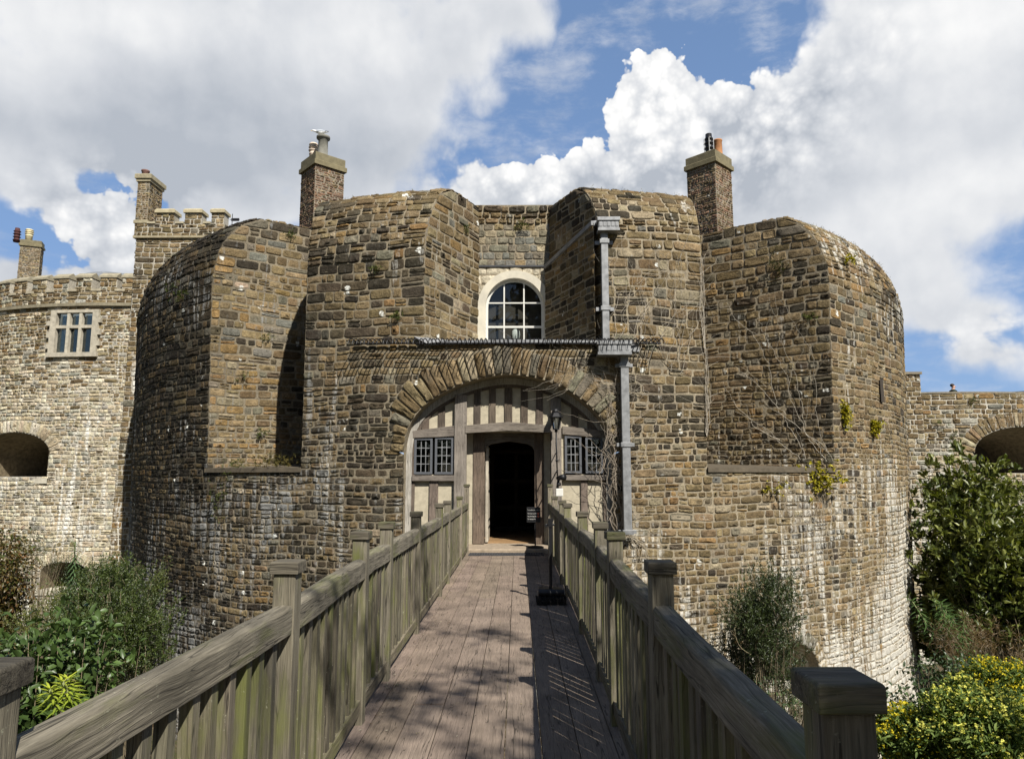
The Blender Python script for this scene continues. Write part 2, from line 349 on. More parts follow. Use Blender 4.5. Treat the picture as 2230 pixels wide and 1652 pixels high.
# ------------------------------------------------------------------ masonry: every stone is a raised, rounded block on a mortar bed
NR = 12
_th = (np.arange(NR)+.5)*2*pi/NR
RING = np.stack([np.sign(np.cos(_th))*np.abs(np.cos(_th))**.31, np.sign(np.sin(_th))*np.abs(np.sin(_th))**.31], 1)
class Masonry:
    def __init__(s): s.V = []; s.T = []; s.Q = []; s.R = []; s.BV = []; s.BQ = []; s.nv = 0; s.nb = 0
    def stones(s, quads, fmap, h, tint, gap=.011, jit=.006, rng=RNG):
        quads = np.asarray(quads, float)
        if len(quads) == 0: return
        n = len(quads); h = np.broadcast_to(np.asarray(h, float), (n,))
        hu = np.linalg.norm(quads[:, 1]-quads[:, 0]+quads[:, 2]-quads[:, 3], axis=1)/4; hv = np.linalg.norm(quads[:, 3]-quads[:, 0]+quads[:, 2]-quads[:, 1], axis=1)/4
        wob = 1+rng.uniform(-.06, .02, (n, NR, 2))
        def bil(st):
            a, b = (st[..., 0]+1)/2, (st[..., 1]+1)/2
            q = quads[:, None]
            return ((1-a)*(1-b))[..., None]*q[:, :, 0]+(a*(1-b))[..., None]*q[:, :, 1]+(a*b)[..., None]*q[:, :, 2]+((1-a)*b)[..., None]*q[:, :, 3]
        half = np.stack([hu, hv], 1)[:, None, :]
        rings = []; deps = []
        for inset, dep in ((gap, -.3), (gap+.007, .7), (gap+.026, 1.0), (9, 1.05)):
            sc = np.clip(1-inset/np.maximum(half, .02), .42, 1)
            uv = bil(RING[None]*sc*wob)+rng.normal(0, jit*.5, (n, NR, 2))*(0 if dep < 0 else 1)
            rings.append(uv); deps.append(h[:, None]*(dep+rng.normal(0, .24, (n, NR))*(0 if dep < 0 else 1))+rng.normal(0, .006, (n, 1))*(0 if dep < 0 else 1))
        cen = bil(np.zeros((n, 1, 2))+rng.normal(0, .2, (n, 1, 2))); rings.append(cen); deps.append(h[:, None]*(1.1+rng.normal(0, .2, (n, 1))))
        uv = np.concatenate(rings, 1); d = np.concatenate(deps, 1)
        k = 4*NR+1
        xyz = fmap(uv[..., 0].ravel(), uv[..., 1].ravel(), d.ravel())
        s.V.append(xyz); s.T.append(np.repeat(tint, k, 0))
        i = np.arange(NR); j = (i+1) % NR
        q = np.concatenate([np.stack([L*NR+i, L*NR+j, L*NR+NR+j, L*NR+NR+i], 1) for L in (0, 1, 2)])
        r = np.stack([3*NR+i, 3*NR+j, np.full(NR, 4*NR)], 1)
        base = s.nv+np.arange(n)[:, None, None]*k
        s.Q.append((base+q[None]).reshape(-1, 4)); s.R.append((base+r[None]).reshape(-1, 3)); s.nv += n*k
    def bed(s, quads, fmap, d=0.0):
        quads = np.asarray(quads, float)
        if len(quads) == 0: return
        uv = quads.reshape(-1, 2); xyz = fmap(uv[:, 0], uv[:, 1], np.full(len(uv), d))
        s.BV.append(xyz); s.BQ.append(s.nb+np.arange(len(uv)).reshape(-1, 4)); s.nb += len(uv)
    def build(s, name, parent, ms, mm):
        V = np.concatenate(s.BV+s.V); T = np.concatenate([np.ones((s.nb, 3))]+s.T)
        fs = [np.concatenate(s.BQ)] + ([np.concatenate(s.Q)+s.nb, np.concatenate(s.R)+s.nb] if s.Q else [])
        me = mesh_np(name, V, fs, [1, 0, 0], T, [False, True, True])
        return link(name, me, [ms, mm], parent)
def fill(ms, rows, intervals, wid, fmap, tintf, hf=(.006, .021), step=.5, split=.16, stones=True, tall=True, gap=.011, rng=RNG, wob=1.0):
    qs = []; bs = []
    for (va, vb) in rows:
        A, B, Mi = intervals(va), intervals(vb), intervals((va+vb)/2)
        if len(A) != len(B) or len(A) != len(Mi): A = B = Mi
        for (a0, a1), (b0, b1) in zip(A, B):
            L = (a1-a0+b1-b0)/2
            if L < .03: continue
            nb = max(1, int(L/step))
            for k in range(nb):
                f0, f1 = k/nb, (k+1)/nb
                bs.append([(a0+(a1-a0)*f0, va), (a0+(a1-a0)*f1, va), (b0+(b1-b0)*f1, vb), (b0+(b1-b0)*f0, vb)])
            if not stones: continue
            x = 0.0; cuts = [0.0]; w0 = wid(vb-va)
            while x < L:
                ww = w0*float(np.clip(np.exp(rng.normal(0, .36)), .5, 2.0)); x += ww; cuts.append(x)
            m0, m1 = (a0+b0)/2, (a1+b1)/2
            ux = m0+np.array(cuts)/cuts[-1]*(m1-m0); nK = len(cuts)-1
            wv = rng.normal(0, .007, (nK+1, 2))
            for k in range(nK):
                first, last = k == 0, k == nK-1; sl = rng.normal(0, .008)
                lo = lambda p, q, kk: float(np.clip(ux[kk]+sl, p, q))
                x0_, x1_ = (rng.uniform(-.035, .012)*wob if first else 0), (rng.uniform(-.012, .035)*wob if last else 0)
                la0 = a0+x0_ if first else lo(a0, a1, k); la1 = a1+x1_ if last else lo(a0, a1, k+1)
                lb0 = b0+x0_ if first else lo(b0, b1, k); lb1 = b1+x1_ if last else lo(b0, b1, k+1)
                if max(la1-la0, lb1-lb0) < .05: continue
                va0, va1, vb0, vb1 = va+wv[k, 0], va+wv[k+1, 0], vb+wv[k, 1], vb+wv[k+1, 1]
                if split and ux[k+1]-ux[k] > .24 and (vb-va) > .15 and rng.random() < split:
                    fm = .5+rng.uniform(-.12, .12); vm0 = va0+(vb0-va0)*fm; vm1 = va1+(vb1-va1)*fm
                    am0 = la0*(1-fm)+lb0*fm; am1 = la1*(1-fm)+lb1*fm
                    qs.append([(la0, va0), (la1, va1), (am1, vm1), (am0, vm0)]); qs.append([(am0, vm0), (am1, vm1), (lb1, vb1), (lb0, vb0)])
                else: qs.append([(la0, va0), (la1, va1), (lb1, vb1), (lb0, vb0)])
    ms.bed(bs, fmap)
    if stones and qs:
        qs = np.array(qs); cen = qs.mean(1)
        uu, vv = qs[..., 0], qs[..., 1]; qs[..., 1] = vv+wob*(.020*np.sin(.9*uu+1.3*vv)+.014*np.sin(2.3*uu-vv*1.1+1)+.008*np.sin(5.1*uu+2*vv))
        ms.stones(qs, fmap, rng.uniform(hf[0], hf[1], len(qs)), tintf(cen, rng), gap, rng=rng)
def course_rows(z0, z1, hf, rng=RNG):
    z = z0; e = [z0]
    while z < z1-.06: z += hf(z)*rng.uniform(.78, 1.22); e.append(z)
    e = np.array(e); e = z0+(e-z0)*(z1-z0)/(e[-1]-z0)
    return list(zip(e[:-1], e[1:]))
PAL = {'tan': (.192,.150,.092), 'brown': (.140,.106,.063), 'orange': (.205,.138,.068), 'grey': (.150,.138,.112), 'pale': (.27,.232,.17), 'dark': (.044,.038,.030), 'char': (.078,.064,.046), 'blue': (.140,.140,.132)}
def pick(n, rng, wts):
    ks = list(wts); w_ = np.array([wts[k] for k in ks], float); w_ /= w_.sum()
    idx = rng.choice(len(ks), n, p=w_)
    t = np.array([PAL[k] for k in ks])[idx]
    return np.array((.92, .885, .80))*t*rng.uniform(.80, 1.20, (n, 1))*(1+rng.normal(0, .018, (n, 3)))
def blend(cen, rng, pd, light, dark):
    n = len(cen); pd = np.clip(pd, 0, 1)
    a = pick(n, rng, light); b = pick(n, rng, dark)
    return np.where((rng.random(n) < pd)[:, None], b, a)
LIGHT = {'tan': 5, 'brown': 4, 'orange': .6, 'grey': .7, 'pale': .4, 'char': .45, 'blue': .06}
DARKP = {'dark': 5, 'char': 4, 'brown': 2, 'grey': .8}

# ------------------------------------------------------------------ the gatehouse bastion: a great drum cut by embrasures
CX, CY, R0 = .04, 30.6, 14.7
SILL, ROOFLINE, CURVE0, TOP = 1.83, 4.69, 6.72, 8.80
HX, HZ = 1.25, TOP-CURVE0
def RZ(z):
    z = np.asarray(z, float)
    return R0-.06+.030*(np.clip(z, -4, CURVE0)-2)+np.maximum(0, -2.2-z)**2*.022
def drum(u, v, d):
    a = u/R0; r = RZ(v)+d
    return np.stack([CX+r*np.sin(a), CY-r*np.cos(a), v+0*a], 1)
_t = np.linspace(0, pi/2, 40)
_rho = np.concatenate([[0, 0], HX*(1-np.cos(_t))[1:], [HX+1.4]]); _z = np.concatenate([[-1, CURVE0], CURVE0+HZ*np.sin(_t)[1:], [TOP+.02]])
_s = np.concatenate([[0], np.cumsum(np.hypot(np.diff(_rho), np.diff(_z)))])-1
def prof(v): return np.interp(v, _s, _rho), np.interp(v, _s, _z)
VEND = _s[-1]
def merl(u, v, d):
    rho, z = prof(v); r2, z2 = prof(v+.02); r1, z1 = prof(v-.02)
    dr, dz = r2-r1, z2-z1; L = np.hypot(dr, dz)+1e-9
    a = u/R0; r = RZ(z)-rho+d*dz/L; zz = z+d*dr/L
    return np.stack([CX+r*np.sin(a), CY-r*np.cos(a), zz], 1)
def drum_hit(px, py):
    d = ray(px, py); t = 16.0
    for _ in range(60):
        z = H+d[2]*t; r = float(RZ(z))
        A = d[0]**2+d[1]**2; B = -2*(d[0]*CX+d[1]*CY); Cc = CX**2+CY**2-r*r
        disc = B*B-4*A*Cc
        if disc < 0: return None
        t = (-B-sqrt(disc))/(2*A)
    return np.array([d[0]*t, d[1]*t, H+d[2]*t])
def drum_uv(px, py):
    q = drum_hit(px, py); return R0*atan2(q[0]-CX, CY-q[1]), q[2]
def line_hit(P0, D, r):
    """distance s along P0+sD where it meets the circle of radius r"""
    e = np.array(P0)-np.array((CX, CY)); b = e.dot(D); c = e.dot(e)-r*r
    disc = b*b-c
    return -b-sqrt(max(disc, 0))
def unit(x, y): l = sqrt(x*x+y*y); return np.array((x/l, y/l))
# the six embrasure corners, each with the direction its cheek runs inward
CORN = [(452,1000,unit(.8,.6),3.5),(657,1000,unit(0,1),3.2),(925,740,unit(.445,.9),0),(1310,740,unit(-.42,.9),0),(1540,1000,unit(0,1),3.2),(1817,1000,unit(-.8,.6),4.1)]
CK = []
for (u, v, D, L) in CORN:
    q = drum_hit(u, v); CK.append((np.array(q[:2]), D, L if L else (18.3-q[1])/D[1]))
def ends(k, v):
    rho, z = prof(v); r = float(RZ(z)-rho); P0, D, L = CK[k]
    s_ = line_hit(P0, D, r); q = P0+D*s_
    return R0*atan2(q[0]-CX, CY-q[1])
UA = 1.36*R0
gate = thing('castle_gatehouse', (CX, CY, -6), 'round brown stone gatehouse with curved parapets and a timbered entrance arch facing the footbridge', 'gatehouse')

ARCHPX = [(880,985),(883,955),(892,925),(912,895),(945,866),(990,842),(1045,823),(1105,814),(1165,821),(1215,838),(1262,866),(1298,898),(1322,930),(1333,960),(1337,985)]
ARCH = np.array([drum_uv(*q) for q in ARCHPX])
def resample(P, n):
    s_ = np.concatenate([[0], np.cumsum(np.linalg.norm(np.diff(P, axis=0), axis=1))]); t = np.linspace(0, s_[-1], n)
    k = np.linspace(0, 1, len(s_))
    return np.stack([np.interp(t, s_, P[:, 0]), np.interp(t, s_, P[:, 1])], 1)
def smooth_poly(P, it=2):
    for _ in range(it):
        Q = [P[0]]
        for a, b in zip(P[:-1], P[1:]): Q += [a*.75+b*.25, a*.25+b*.75]
        Q.append(P[-1]); P = np.array(Q)
    return P
ARCHS = smooth_poly(ARCH)
def offset(P, d):
    T_ = np.gradient(P, axis=0); N_ = np.stack([-T_[:, 1], T_[:, 0]], 1); N_ /= np.linalg.norm(N_, axis=1)[:, None]
    c = P.mean(0); sgn = np.sign(((P-c)*N_).sum(1)); return P+N_*sgn[:, None]*d
ARCHX = offset(ARCHS, .24)
GB, GSP = -.5, ARCH[0][1]
def gate_lim(v):
    if v < GB or v > ARCHX[:, 1].max()-.02: return None
    if v < GSP: return ARCH[0][0], ARCH[-1][0]
    k = ARCHX[:, 1].argmax(); L, Rr = ARCHX[:k+1], ARCHX[k:][::-1]
    return float(np.interp(v, L[:, 1], L[:, 0])), float(np.interp(v, Rr[:, 1], Rr[:, 0]))
# low gun port near the foot, right of the bridge
pc_u, pc_z = drum_uv(1722, 1475)
PORT = np.array([(pc_u-1.0, pc_z-.35), (pc_u-1.0, pc_z+.15), (pc_u-.8, pc_z+.5), (pc_u-.4, pc_z+.76), (pc_u, pc_z+.84), (pc_u+.4, pc_z+.76), (pc_u+.8, pc_z+.5), (pc_u+1.0, pc_z+.15), (pc_u+1.0, pc_z-.35)])
def port_lim(v, P=PORT, c=pc_u, e=.1):
    if v < P[0][1] or v > P[:, 1].max()+e: return None
    k = P[:, 1].argmax(); L, Rr = P[:k+1], P[k:][::-1]
    return float(np.interp(v-e, L[:, 1], L[:, 0]))-e, float(np.interp(v-e, Rr[:, 1], Rr[:, 0]))+e
def sub(iv, hole):
    if hole is None: return iv
    out = []
    for a, b in iv:
        if hole[1] <= a or hole[0] >= b: out.append((a, b)); continue
        if hole[0] > a: out.append((a, hole[0]))
        if hole[1] < b: out.append((hole[1], b))
    return out
rows_low = course_rows(-6.6, SILL, lambda z: .165 if z > -3 else .18)
rows_mid = course_rows(SILL, ROOFLINE, lambda z: .15+.05*(z > 3.2))
rows_up = course_rows(ROOFLINE, CURVE0, lambda z: .225)
rows_cur = course_rows(CURVE0, VEND, lambda z: .20)
_nr = np.random.default_rng(5); _nk = _nr.normal(0, 1, (10, 2))*np.array((.9, 1.1)); _np = _nr.uniform(0, 6.28, 10)
def lump(u, v): return sum(np.sin(k[0]*u+k[1]*v+q) for k, q in zip(_nk, _np))/3.2
def tint_drum(cen, rng):
    u, v = cen[:, 0], cen[:, 1]
    nz = lump(u, v)*.42
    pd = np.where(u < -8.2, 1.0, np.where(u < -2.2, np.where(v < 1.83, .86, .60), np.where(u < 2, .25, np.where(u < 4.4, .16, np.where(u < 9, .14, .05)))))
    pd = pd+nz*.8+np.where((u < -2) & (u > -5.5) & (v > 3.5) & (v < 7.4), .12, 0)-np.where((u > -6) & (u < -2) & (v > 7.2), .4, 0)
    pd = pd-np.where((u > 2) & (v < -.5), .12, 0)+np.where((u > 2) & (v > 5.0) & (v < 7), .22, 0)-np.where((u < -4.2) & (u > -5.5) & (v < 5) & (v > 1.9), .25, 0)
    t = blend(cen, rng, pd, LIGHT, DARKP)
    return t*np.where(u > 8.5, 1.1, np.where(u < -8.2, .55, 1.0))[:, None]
ms = Masonry()
WID = lambda h: h*1.75
UL2, UR1 = ends(1, SILL), ends(4, SILL)
def iv_low(v): return sub(sub([(-UA, UA)], gate_lim(v)), port_lim(v))
def iv_mid(v): return sub([(ends(1, v), ends(4, v))], gate_lim(v))
fill(ms, rows_low, iv_low, WID, drum, tint_drum)
fill(ms, rows_mid, iv_mid, WID, drum, tint_drum)
ms.build('wall', gate, M['stone'], M['mortar'])
# merlons between the embrasures
def cheek_map(k, sgn):
    P0, D, L = CK[k]; n = np.array((D[1], -D[0]))*sgn
    return lambda s_, z, d: np.stack([P0[0]+D[0]*s_+n[0]*d, P0[1]+D[1]*s_+n[1]*d, z+0*s_], 1)
def cheek_iv(k):
    P0, D, L = CK[k]
    def f(z):
        rho = 0 if z <= CURVE0 else HX*(1-sqrt(max(0, 1-((z-CURVE0)/HZ)**2)))
        return [(line_hit(P0, D, float(RZ(z)-rho)), L)]
    return f
rows_ctop = course_rows(CURVE0, TOP-.01, lambda z: .235)
def tint_cheek(k):
    pd = {0: .13, 1: .4, 2: .14, 3: .35, 4: .3, 5: .22}[k]
    lt = dict(LIGHT)
    if k == 0: lt = {'tan': 5, 'brown': 3, 'orange': 2.2, 'grey': 1.6, 'pale': .5, 'blue': .35}
    if k == 5: lt = {'tan': 4, 'brown': 5, 'orange': .5, 'grey': 1.0, 'char': .8}
    return lambda cen, rng: blend(cen, rng, pd+.3*lump(cen[:, 0]*1.2+k*3, cen[:, 1]), lt, DARKP)
def merlon(ka, kb, zlo, label):
    m_ = Masonry()
    rows = ([] if zlo > 2 else rows_mid)+rows_up
    iv = lambda v: [(ends(ka, v) if ka is not None else -UA, ends(kb, v) if kb is not None else UA)]
    fill(m_, rows, iv, WID, merl, tint_drum); fill(m_, rows_cur, iv, WID, merl, tint_drum, hf=(.012, .042))
    rz = ([] if zlo > 2 else rows_mid)+rows_up+rows_ctop
    for k, sg in ((ka, -1), (kb, 1)):
        if k is not None: fill(m_, rows_mid+rows_up+rows_ctop if k in (1, 4) else rz, cheek_iv(k), WID, cheek_map(k, sg), tint_cheek(k), gap=.013)
    o = m_.build('merlon', gate, M['stone'], M['mortar']); tag(o, label)
merlon(None, 0, SILL, 'blackened outer parapet merlon left of the entrance'); merlon(1, 2, ROOFLINE, 'dark rounded merlon left of the arched window')
merlon(3, 4, ROOFLINE, 'rounded merlon behind the upper lead downpipe'); merlon(5, None, SILL, 'tall rounded outer merlon right of the entrance')
# embrasure floors, backs and the flat roof behind the parapets
for ka, kb, zs in ((0, 1, SILL), (4, 5, SILL)):
    b = MB()
    P, Q = CK[ka], CK[kb]
    pa, pb = P[0]+P[1]*P[2], Q[0]+Q[1]*Q[2]
    f = [P[0]-P[1]*.06]
    u0, u1 = R0*atan2(P[0][0]-CX, CY-P[0][1]), R0*atan2(Q[0][0]-CX, CY-Q[0][1])
    for k in range(7):
        a = (u0+(u1-u0)*k/6)/R0; r = float(RZ(SILL))+.05; f.append(np.array((CX+r*sin(a), CY-r*cos(a))))
    f.append(Q[0])
    top = [(x, y, zs+.02) for x, y in f]+[(pb[0], pb[1], zs+.2), (pa[0], pa[1], zs+.2)]
    b.cur = (.095, .078, .055); n = len(top)
    b.add(top+[(x, y, z-.11) for x, y, z in top], [tuple(range(n))]+[(i, n+i, n+(i+1) % n, (i+1) % n) for i in range(n)])
    b.add([(pa[0], pa[1], zs), (pb[0], pb[1], zs), (pb[0], pb[1], TOP-.2), (pa[0], pa[1], TOP-.2)], [(0, 1, 2, 3)])
    b.build('embrasure_sill', M['ashlar'], gate)
b = MB(); n = 40; rr = R0-4.7
b.add([(CX+rr*sin(2*pi*k/n), CY-rr*cos(2*pi*k/n), 7.7) for k in range(n)], [tuple(range(n))])
b.build('roof', M['leaddark'], gate)
# entrance arch
ms = Masonry()
VO = resample(ARCHS, 36); VX = []
out = offset(VO, 1.0)-VO
th = np.where(VO[:, 0] < 0, .66, .60); th = th*(1-.5*np.clip((2.95-VO[:, 1])/.5, 0, 1))
qs = []
for k in range(len(VO)-1):
    t0, t1 = th[k]*RNG.uniform(.9, 1.1), th[k+1]
    qs.append([VO[k], VO[k+1], VO[k+1]+out[k+1]*t0, VO[k]+out[k]*t0])
qs = np.array(qs)
ms.stones(qs, drum, RNG.uniform(.045, .075, len(qs)), pick(len(qs), RNG, {'tan': 4, 'brown': 2, 'grey': 3, 'pale': 1.2}), gap=.005)
ms.bed(qs, drum, .015)
# soffit and jambs of the arch
OUT = np.concatenate([[(ARCH[0][0], GB)], ARCHS, [(ARCH[-1][0], GB)]])
def reveal(ms_, OUTL, fmap, d0, d1, shrink=1.0, c=None):
    c = OUTL.mean(0) if c is None else c
    inn = c+(OUTL-c)*shrink
    A = fmap(OUTL[:, 0], OUTL[:, 1], np.full(len(OUTL), d0)); B = fmap(inn[:, 0], inn[:, 1], np.full(len(OUTL), d1))
    n = len(OUTL); ms_.BV.append(np.concatenate([A, B]))
    ms_.BQ.append(ms_.nb+np.array([(i, i+1, n+i+1, n+i) for i in range(n-1)])); ms_.nb += 2*n
    return B
reveal(ms, OUT, drum, .03, -.75)
ms.build('arch_stones', gate, M['stone'], M['mortar'])
# low gun port
ms = Masonry(); PS_ = smooth_poly(PORT, 1); B = reveal(ms, PS_, drum, .02, -1.8, .75, np.array((pc_u, pc_z-.3)))
Pr = resample(PS_, 20); on = offset(Pr, 1.0)-Pr
qs = np.array([[Pr[k], Pr[k+1], Pr[k+1]+on[k+1]*.34, Pr[k]+on[k]*.34] for k in range(len(Pr)-1)])
ms.stones(qs, drum, RNG.uniform(.03, .05, len(qs)), pick(len(qs), RNG, {'tan': 3, 'pale': 3, 'grey': 2}), gap=.008)
ms.bed(np.array([[(pc_u-1, PORT[0][1]-.02), (pc_u+1, PORT[0][1]-.02), (pc_u+1, PORT[0][1]+.0), (pc_u-1, PORT[0][1]+.0)]]), drum, 0)
ms.build('gun_port', gate, M['stone'], M['mortar'])
b = MB(); q = drum(np.array([pc_u-1, pc_u+1, pc_u+.9, pc_u-.9]), np.array([PORT[0][1]]*4), np.array([.06, .06, -1.8, -1.8])); b.cur = (.36, .34, .29)
b.add(list(q)+[(x, y, z-.14) for x, y, z in q], [(0, 1, 2, 3), (0, 4, 5, 1)]); b.build('gun_port_sill', M['ashlar'], gate)
b = MB(); u_, z_ = drum_uv(1917, 848)
q = drum(np.array([u_-.13, u_+.13]), np.array([z_, z_]), np.array([.05, .05])); b.cur = (.01, .009, .008)
b.add([(q[0][0], q[0][1], z_-.36), (q[1][0], q[1][1], z_-.36), (q[1][0], q[1][1], z_+.3), (q[0][0], q[0][1], z_+.3)], [(0, 1, 2, 3)]); b.build('slit', M['dark'], gate)  # flat dark panel; the slit's inner shade is put into its colour

# back wall of the middle embrasure with its round-headed sash window
WY = 18.3
wmap = lambda x, z, d: np.stack([x, WY-d+0*x, z+0*x], 1)
wl, wr = aty(1040, 600, WY)[0]-.1, aty(1200, 600, WY)[0]+.3
wcx = (aty(1058, 650, WY)[0]+aty(1184, 650, WY)[0])/2; whw = (aty(1184, 650, WY)[0]-aty(1058, 650, WY)[0])/2
wtop = aty(1120, 607, WY)[2]; wspr = wtop-whw
zt, z1_, z2_ = TOP+.1, aty(1120, 487, WY)[2], aty(1120, 580, WY)[2]
ms = Masonry()
fill(ms, course_rows(z1_, zt, lambda z: .2), lambda v: [(wl, wr)], lambda h: .33, wmap, lambda c, r: blend(c, r, .15+0*c[:, 0], LIGHT, DARKP), hf=(.04, .06))
ms.build('parapet', gate, M['stone'], M['mortar'])
ms = Masonry()
fill(ms, course_rows(z2_, z1_, lambda z: .19), lambda v: [(wl, wr)], lambda h: .27, wmap, lambda c, r: pick(len(c), r, {'grey': 4, 'pale': 1.6, 'blue': 3, 'tan': .6})*1.15, hf=(.012, .02), gap=.004, split=0, wob=0)
ms.build('tiled_band', gate, M['brick'], M['mortar'])
ms = Masonry()
def win_lim(v):
    e = .11
    if v > wspr+whw+e: return []
    hw = whw+e if v < wspr else sqrt(max(0, (whw+e)**2-(v-wspr)**2))
    return [(wl, wcx-hw), (wcx+hw, wr)]
def iv_win(v):
    L = win_lim(v); return L if L else [(wl, wr)]
fill(ms, course_rows(4.3, z2_, lambda z: .24), iv_win, lambda h: .34, wmap, lambda c, r: np.tile((.46, .41, .31), (len(c), 1))*r.uniform(.75, 1.15, (len(c), 1)), hf=(.008, .014), gap=.003, split=0, wob=0)
ms.build('ashlar_wall', gate, M['brick'], M['mortar'])
b = MB(); b.box(wl, wr, WY-.05, WY+.1, z2_-.025, z2_+.02); b.build('drip_ledge', M['leaddark'], gate)
def arch_ring(cx, zs, r0, r1, zb, n=24):
    A = [(cx-r0, zb)]+[(cx-r0*cos(pi*k/n), zs+r0*sin(pi*k/n)) for k in range(n+1)]+[(cx+r0, zb)]
    Bq = [(cx-r1, zb)]+[(cx-r1*cos(pi*k/n), zs+r1*sin(pi*k/n)) for k in range(n+1)]+[(cx+r1, zb)]
    return A, Bq
def ring_solid(mb, A, Bq, y0, y1):
    n = len(A)
    mb.add([(x, y0, z) for x, z in A]+[(x, y0, z) for x, z in Bq]+[(x, y1, z) for x, z in A]+[(x, y1, z) for x, z in Bq],
           [(i, n+i, n+i+1, i+1) for i in range(n-1)]+[(i, i+1, 2*n+i+1, 2*n+i) for i in range(n-1)]+[(n+i, 3*n+i, 3*n+i+1, n+i+1) for i in range(n-1)])
win = MB(); ring_solid(win, *arch_ring(wcx, wspr, whw+.005, whw+.21, 4.45), WY-.07, WY+.3); wsur = win.build('window', M['cream'], gate)
fr = MB(); ring_solid(fr, *arch_ring(wcx, wspr, whw-.06, whw+.004, 4.45), WY+.07, WY+.16)
for px in (1098, 1141):
    x = aty(px, 650, WY+.1)[0]; hh = wspr+sqrt(max(0, whw**2-(x-wcx)**2)); fr.box(x-.018, x+.018, WY+.08, WY+.14, 4.45, hh)
for py, h_ in ((660, .016), (712, .026)):
    z = aty(1120, py, WY+.1)[2]; fr.box(wcx-whw+.03, wcx+whw-.03, WY+.077, WY+.143, z-h_, z+h_)
fr.build('sash_frame', M['white'], wsur)
g = MB(); A, _ = arch_ring(wcx, wspr, whw-.03, 1, 4.45); g.add([(x, WY+.11, z) for x, z in A], [tuple(range(len(A)))]); g.build('pane', M['glass'], wsur)
r_ = MB(); r_.box(wcx-1.4, wcx+1.4, WY+.45, WY+4, 4.2, 7.4); ro = r_.build('room', M['dark'], gate)
bust = thing('bust', (wcx+.03, WY+.6, 4.67), 'white stone head and shoulders bust standing inside the arched sash window', 'bust')
bb = MB(); bx, by = wcx+.03, WY+.42
bb.lathe([(.26,4.4),(.27,5.02),(.26,5.10),(.20,5.16),(.10,5.20),(.075,5.27),(.10,5.34),(.115,5.42),(.10,5.52),(.05,5.57)], (bx, by, 0), 18, .55)
bb.build('torso', M['white'], bust, True)
bb = MB(); bb.tube([(bx, by-.06, 5.41), (bx, by-.085, 5.38), (bx, by-.06, 5.35)], [.008, .018, .012], 6); bb.build('nose', M['white'], bust, True)

# ------------------------------------------------------------------ timber front inside the arch
YF = 16.34
def c6(cx, cy, y=YF): q = aty(747.3+cx/3, 707.9+cy/3, y); return q[0], q[2]
def beam_px(mb, x0, y0, x1, y1, yf, yb, skew=0):
    X0, Z0 = c6(x0, y0, YF); X1, Z1 = c6(x1, y1, YF)
    mb.box(X0, X1, yf, yb, Z1, Z0)
def rtint(a=.8, b=1.2): k = random.uniform(a, b); return (k, k*random.uniform(.97, 1.02), k*random.uniform(.94, 1.02))
zf = 0.02
b = MB()
APX = [drum_hit(*q) for q in ARCHPX]
AX = np.array([(q[0], q[2]) for q in APX]); AX = smooth_poly(AX)
inn = offset(AX, -.25)
# plaster infill: one slab behind the timbers, clear of the porch opening
xl, xr = c6(800, 0)[0], c6(1355, 0)[0]; zl = c6(0, 700)[1]
low = [(AX[0][0]+.02, GB)]+[(x, z) for x, z in offset(AX, -.03)]+[(AX[-1][0]-.02, GB)]
n = len(low); k0 = [i for i in range(n) if low[i][1] > zl]
def slab(poly, y0, y1, mb): mb.prism(poly, y0, y1, lambda x, z, d: (x, d, z))
up = [(x, z) for x, z in low if z > zl]
up = [(np.interp(zl, [p_[1] for p_ in low[:n//2]], [p_[0] for p_ in low[:n//2]]), zl)]+up+[(np.interp(-zl, [-p_[1] for p_ in low[n//2:]], [p_[0] for p_ in low[n//2:]]), zl)]
b = MB(); slab(up[::-1], YF+.08, YF+.16, b)
lw = lambda xa, xb: b.box(xa, xb, YF+.08, YF+.16, GB, zl)
WIN = [(465,735,580,972),(600,730,718,972),(1448,722,1560,966),(1583,730,1700,966)]
def lowpanel(side):
    if side < 0:
        xa, xb = low[0][0], c6(760, 0)[0]; w0, w1 = c6(462, 0)[0], c6(722, 0)[0]
    else:
        xa, xb = c6(1400, 0)[0], low[-1][0]; w0, w1 = c6(1446, 0)[0], c6(1703, 0)[0]
    zb_, zt_ = c6(0, 975)[1], c6(0, 728)[1]
    b.box(xa, xb, YF+.08, YF+.16, GB, zb_); b.box(xa, w0, YF+.08, YF+.16, zb_, zt_); b.box(w1, xb, YF+.08, YF+.16, zb_, zt_); b.box(xa, xb, YF+.08, YF+.16, zt_, zl)
lowpanel(-1); lowpanel(1)
b.build('plaster_infill', M['plaster'], gate)
b = MB()   # plaster strips in the porch
DY = YF+.36
for a_, c_ in ((806, 852), (1308, 1352)): b = MB(); b.box(c6(a_, 0)[0], c6(c_, 0)[0], DY, DY+.08, .05, zl); b.build('porch_plaster', M['plaster'], gate)
b = MB(); b.cur = (1, 1, 1)
def strip(A, Bq, y0, y1, mb):
    n = len(A)
    mb.add([(x, y0, z) for x, z in A]+[(x, y0, z) for x, z in Bq]+[(x, y1, z) for x, z in Bq],
           [(i, i+1, n+i+1, n+i) for i in range(n-1)]+[(n+i, n+i+1, 2*n+i+1, 2*n+i) for i in range(n-1)])
AO = np.concatenate([[(AX[0][0], GB)], offset(AX, -.01), [(AX[-1][0], GB)]]); AI = np.concatenate([[(AX[0][0]+.15, GB)], offset(AX, -.16), [(AX[-1][0]-.15, GB)]])
strip(AO, AI, YF, YF+.1, b); b.build('arch_timber', M['oak_grey'], gate)
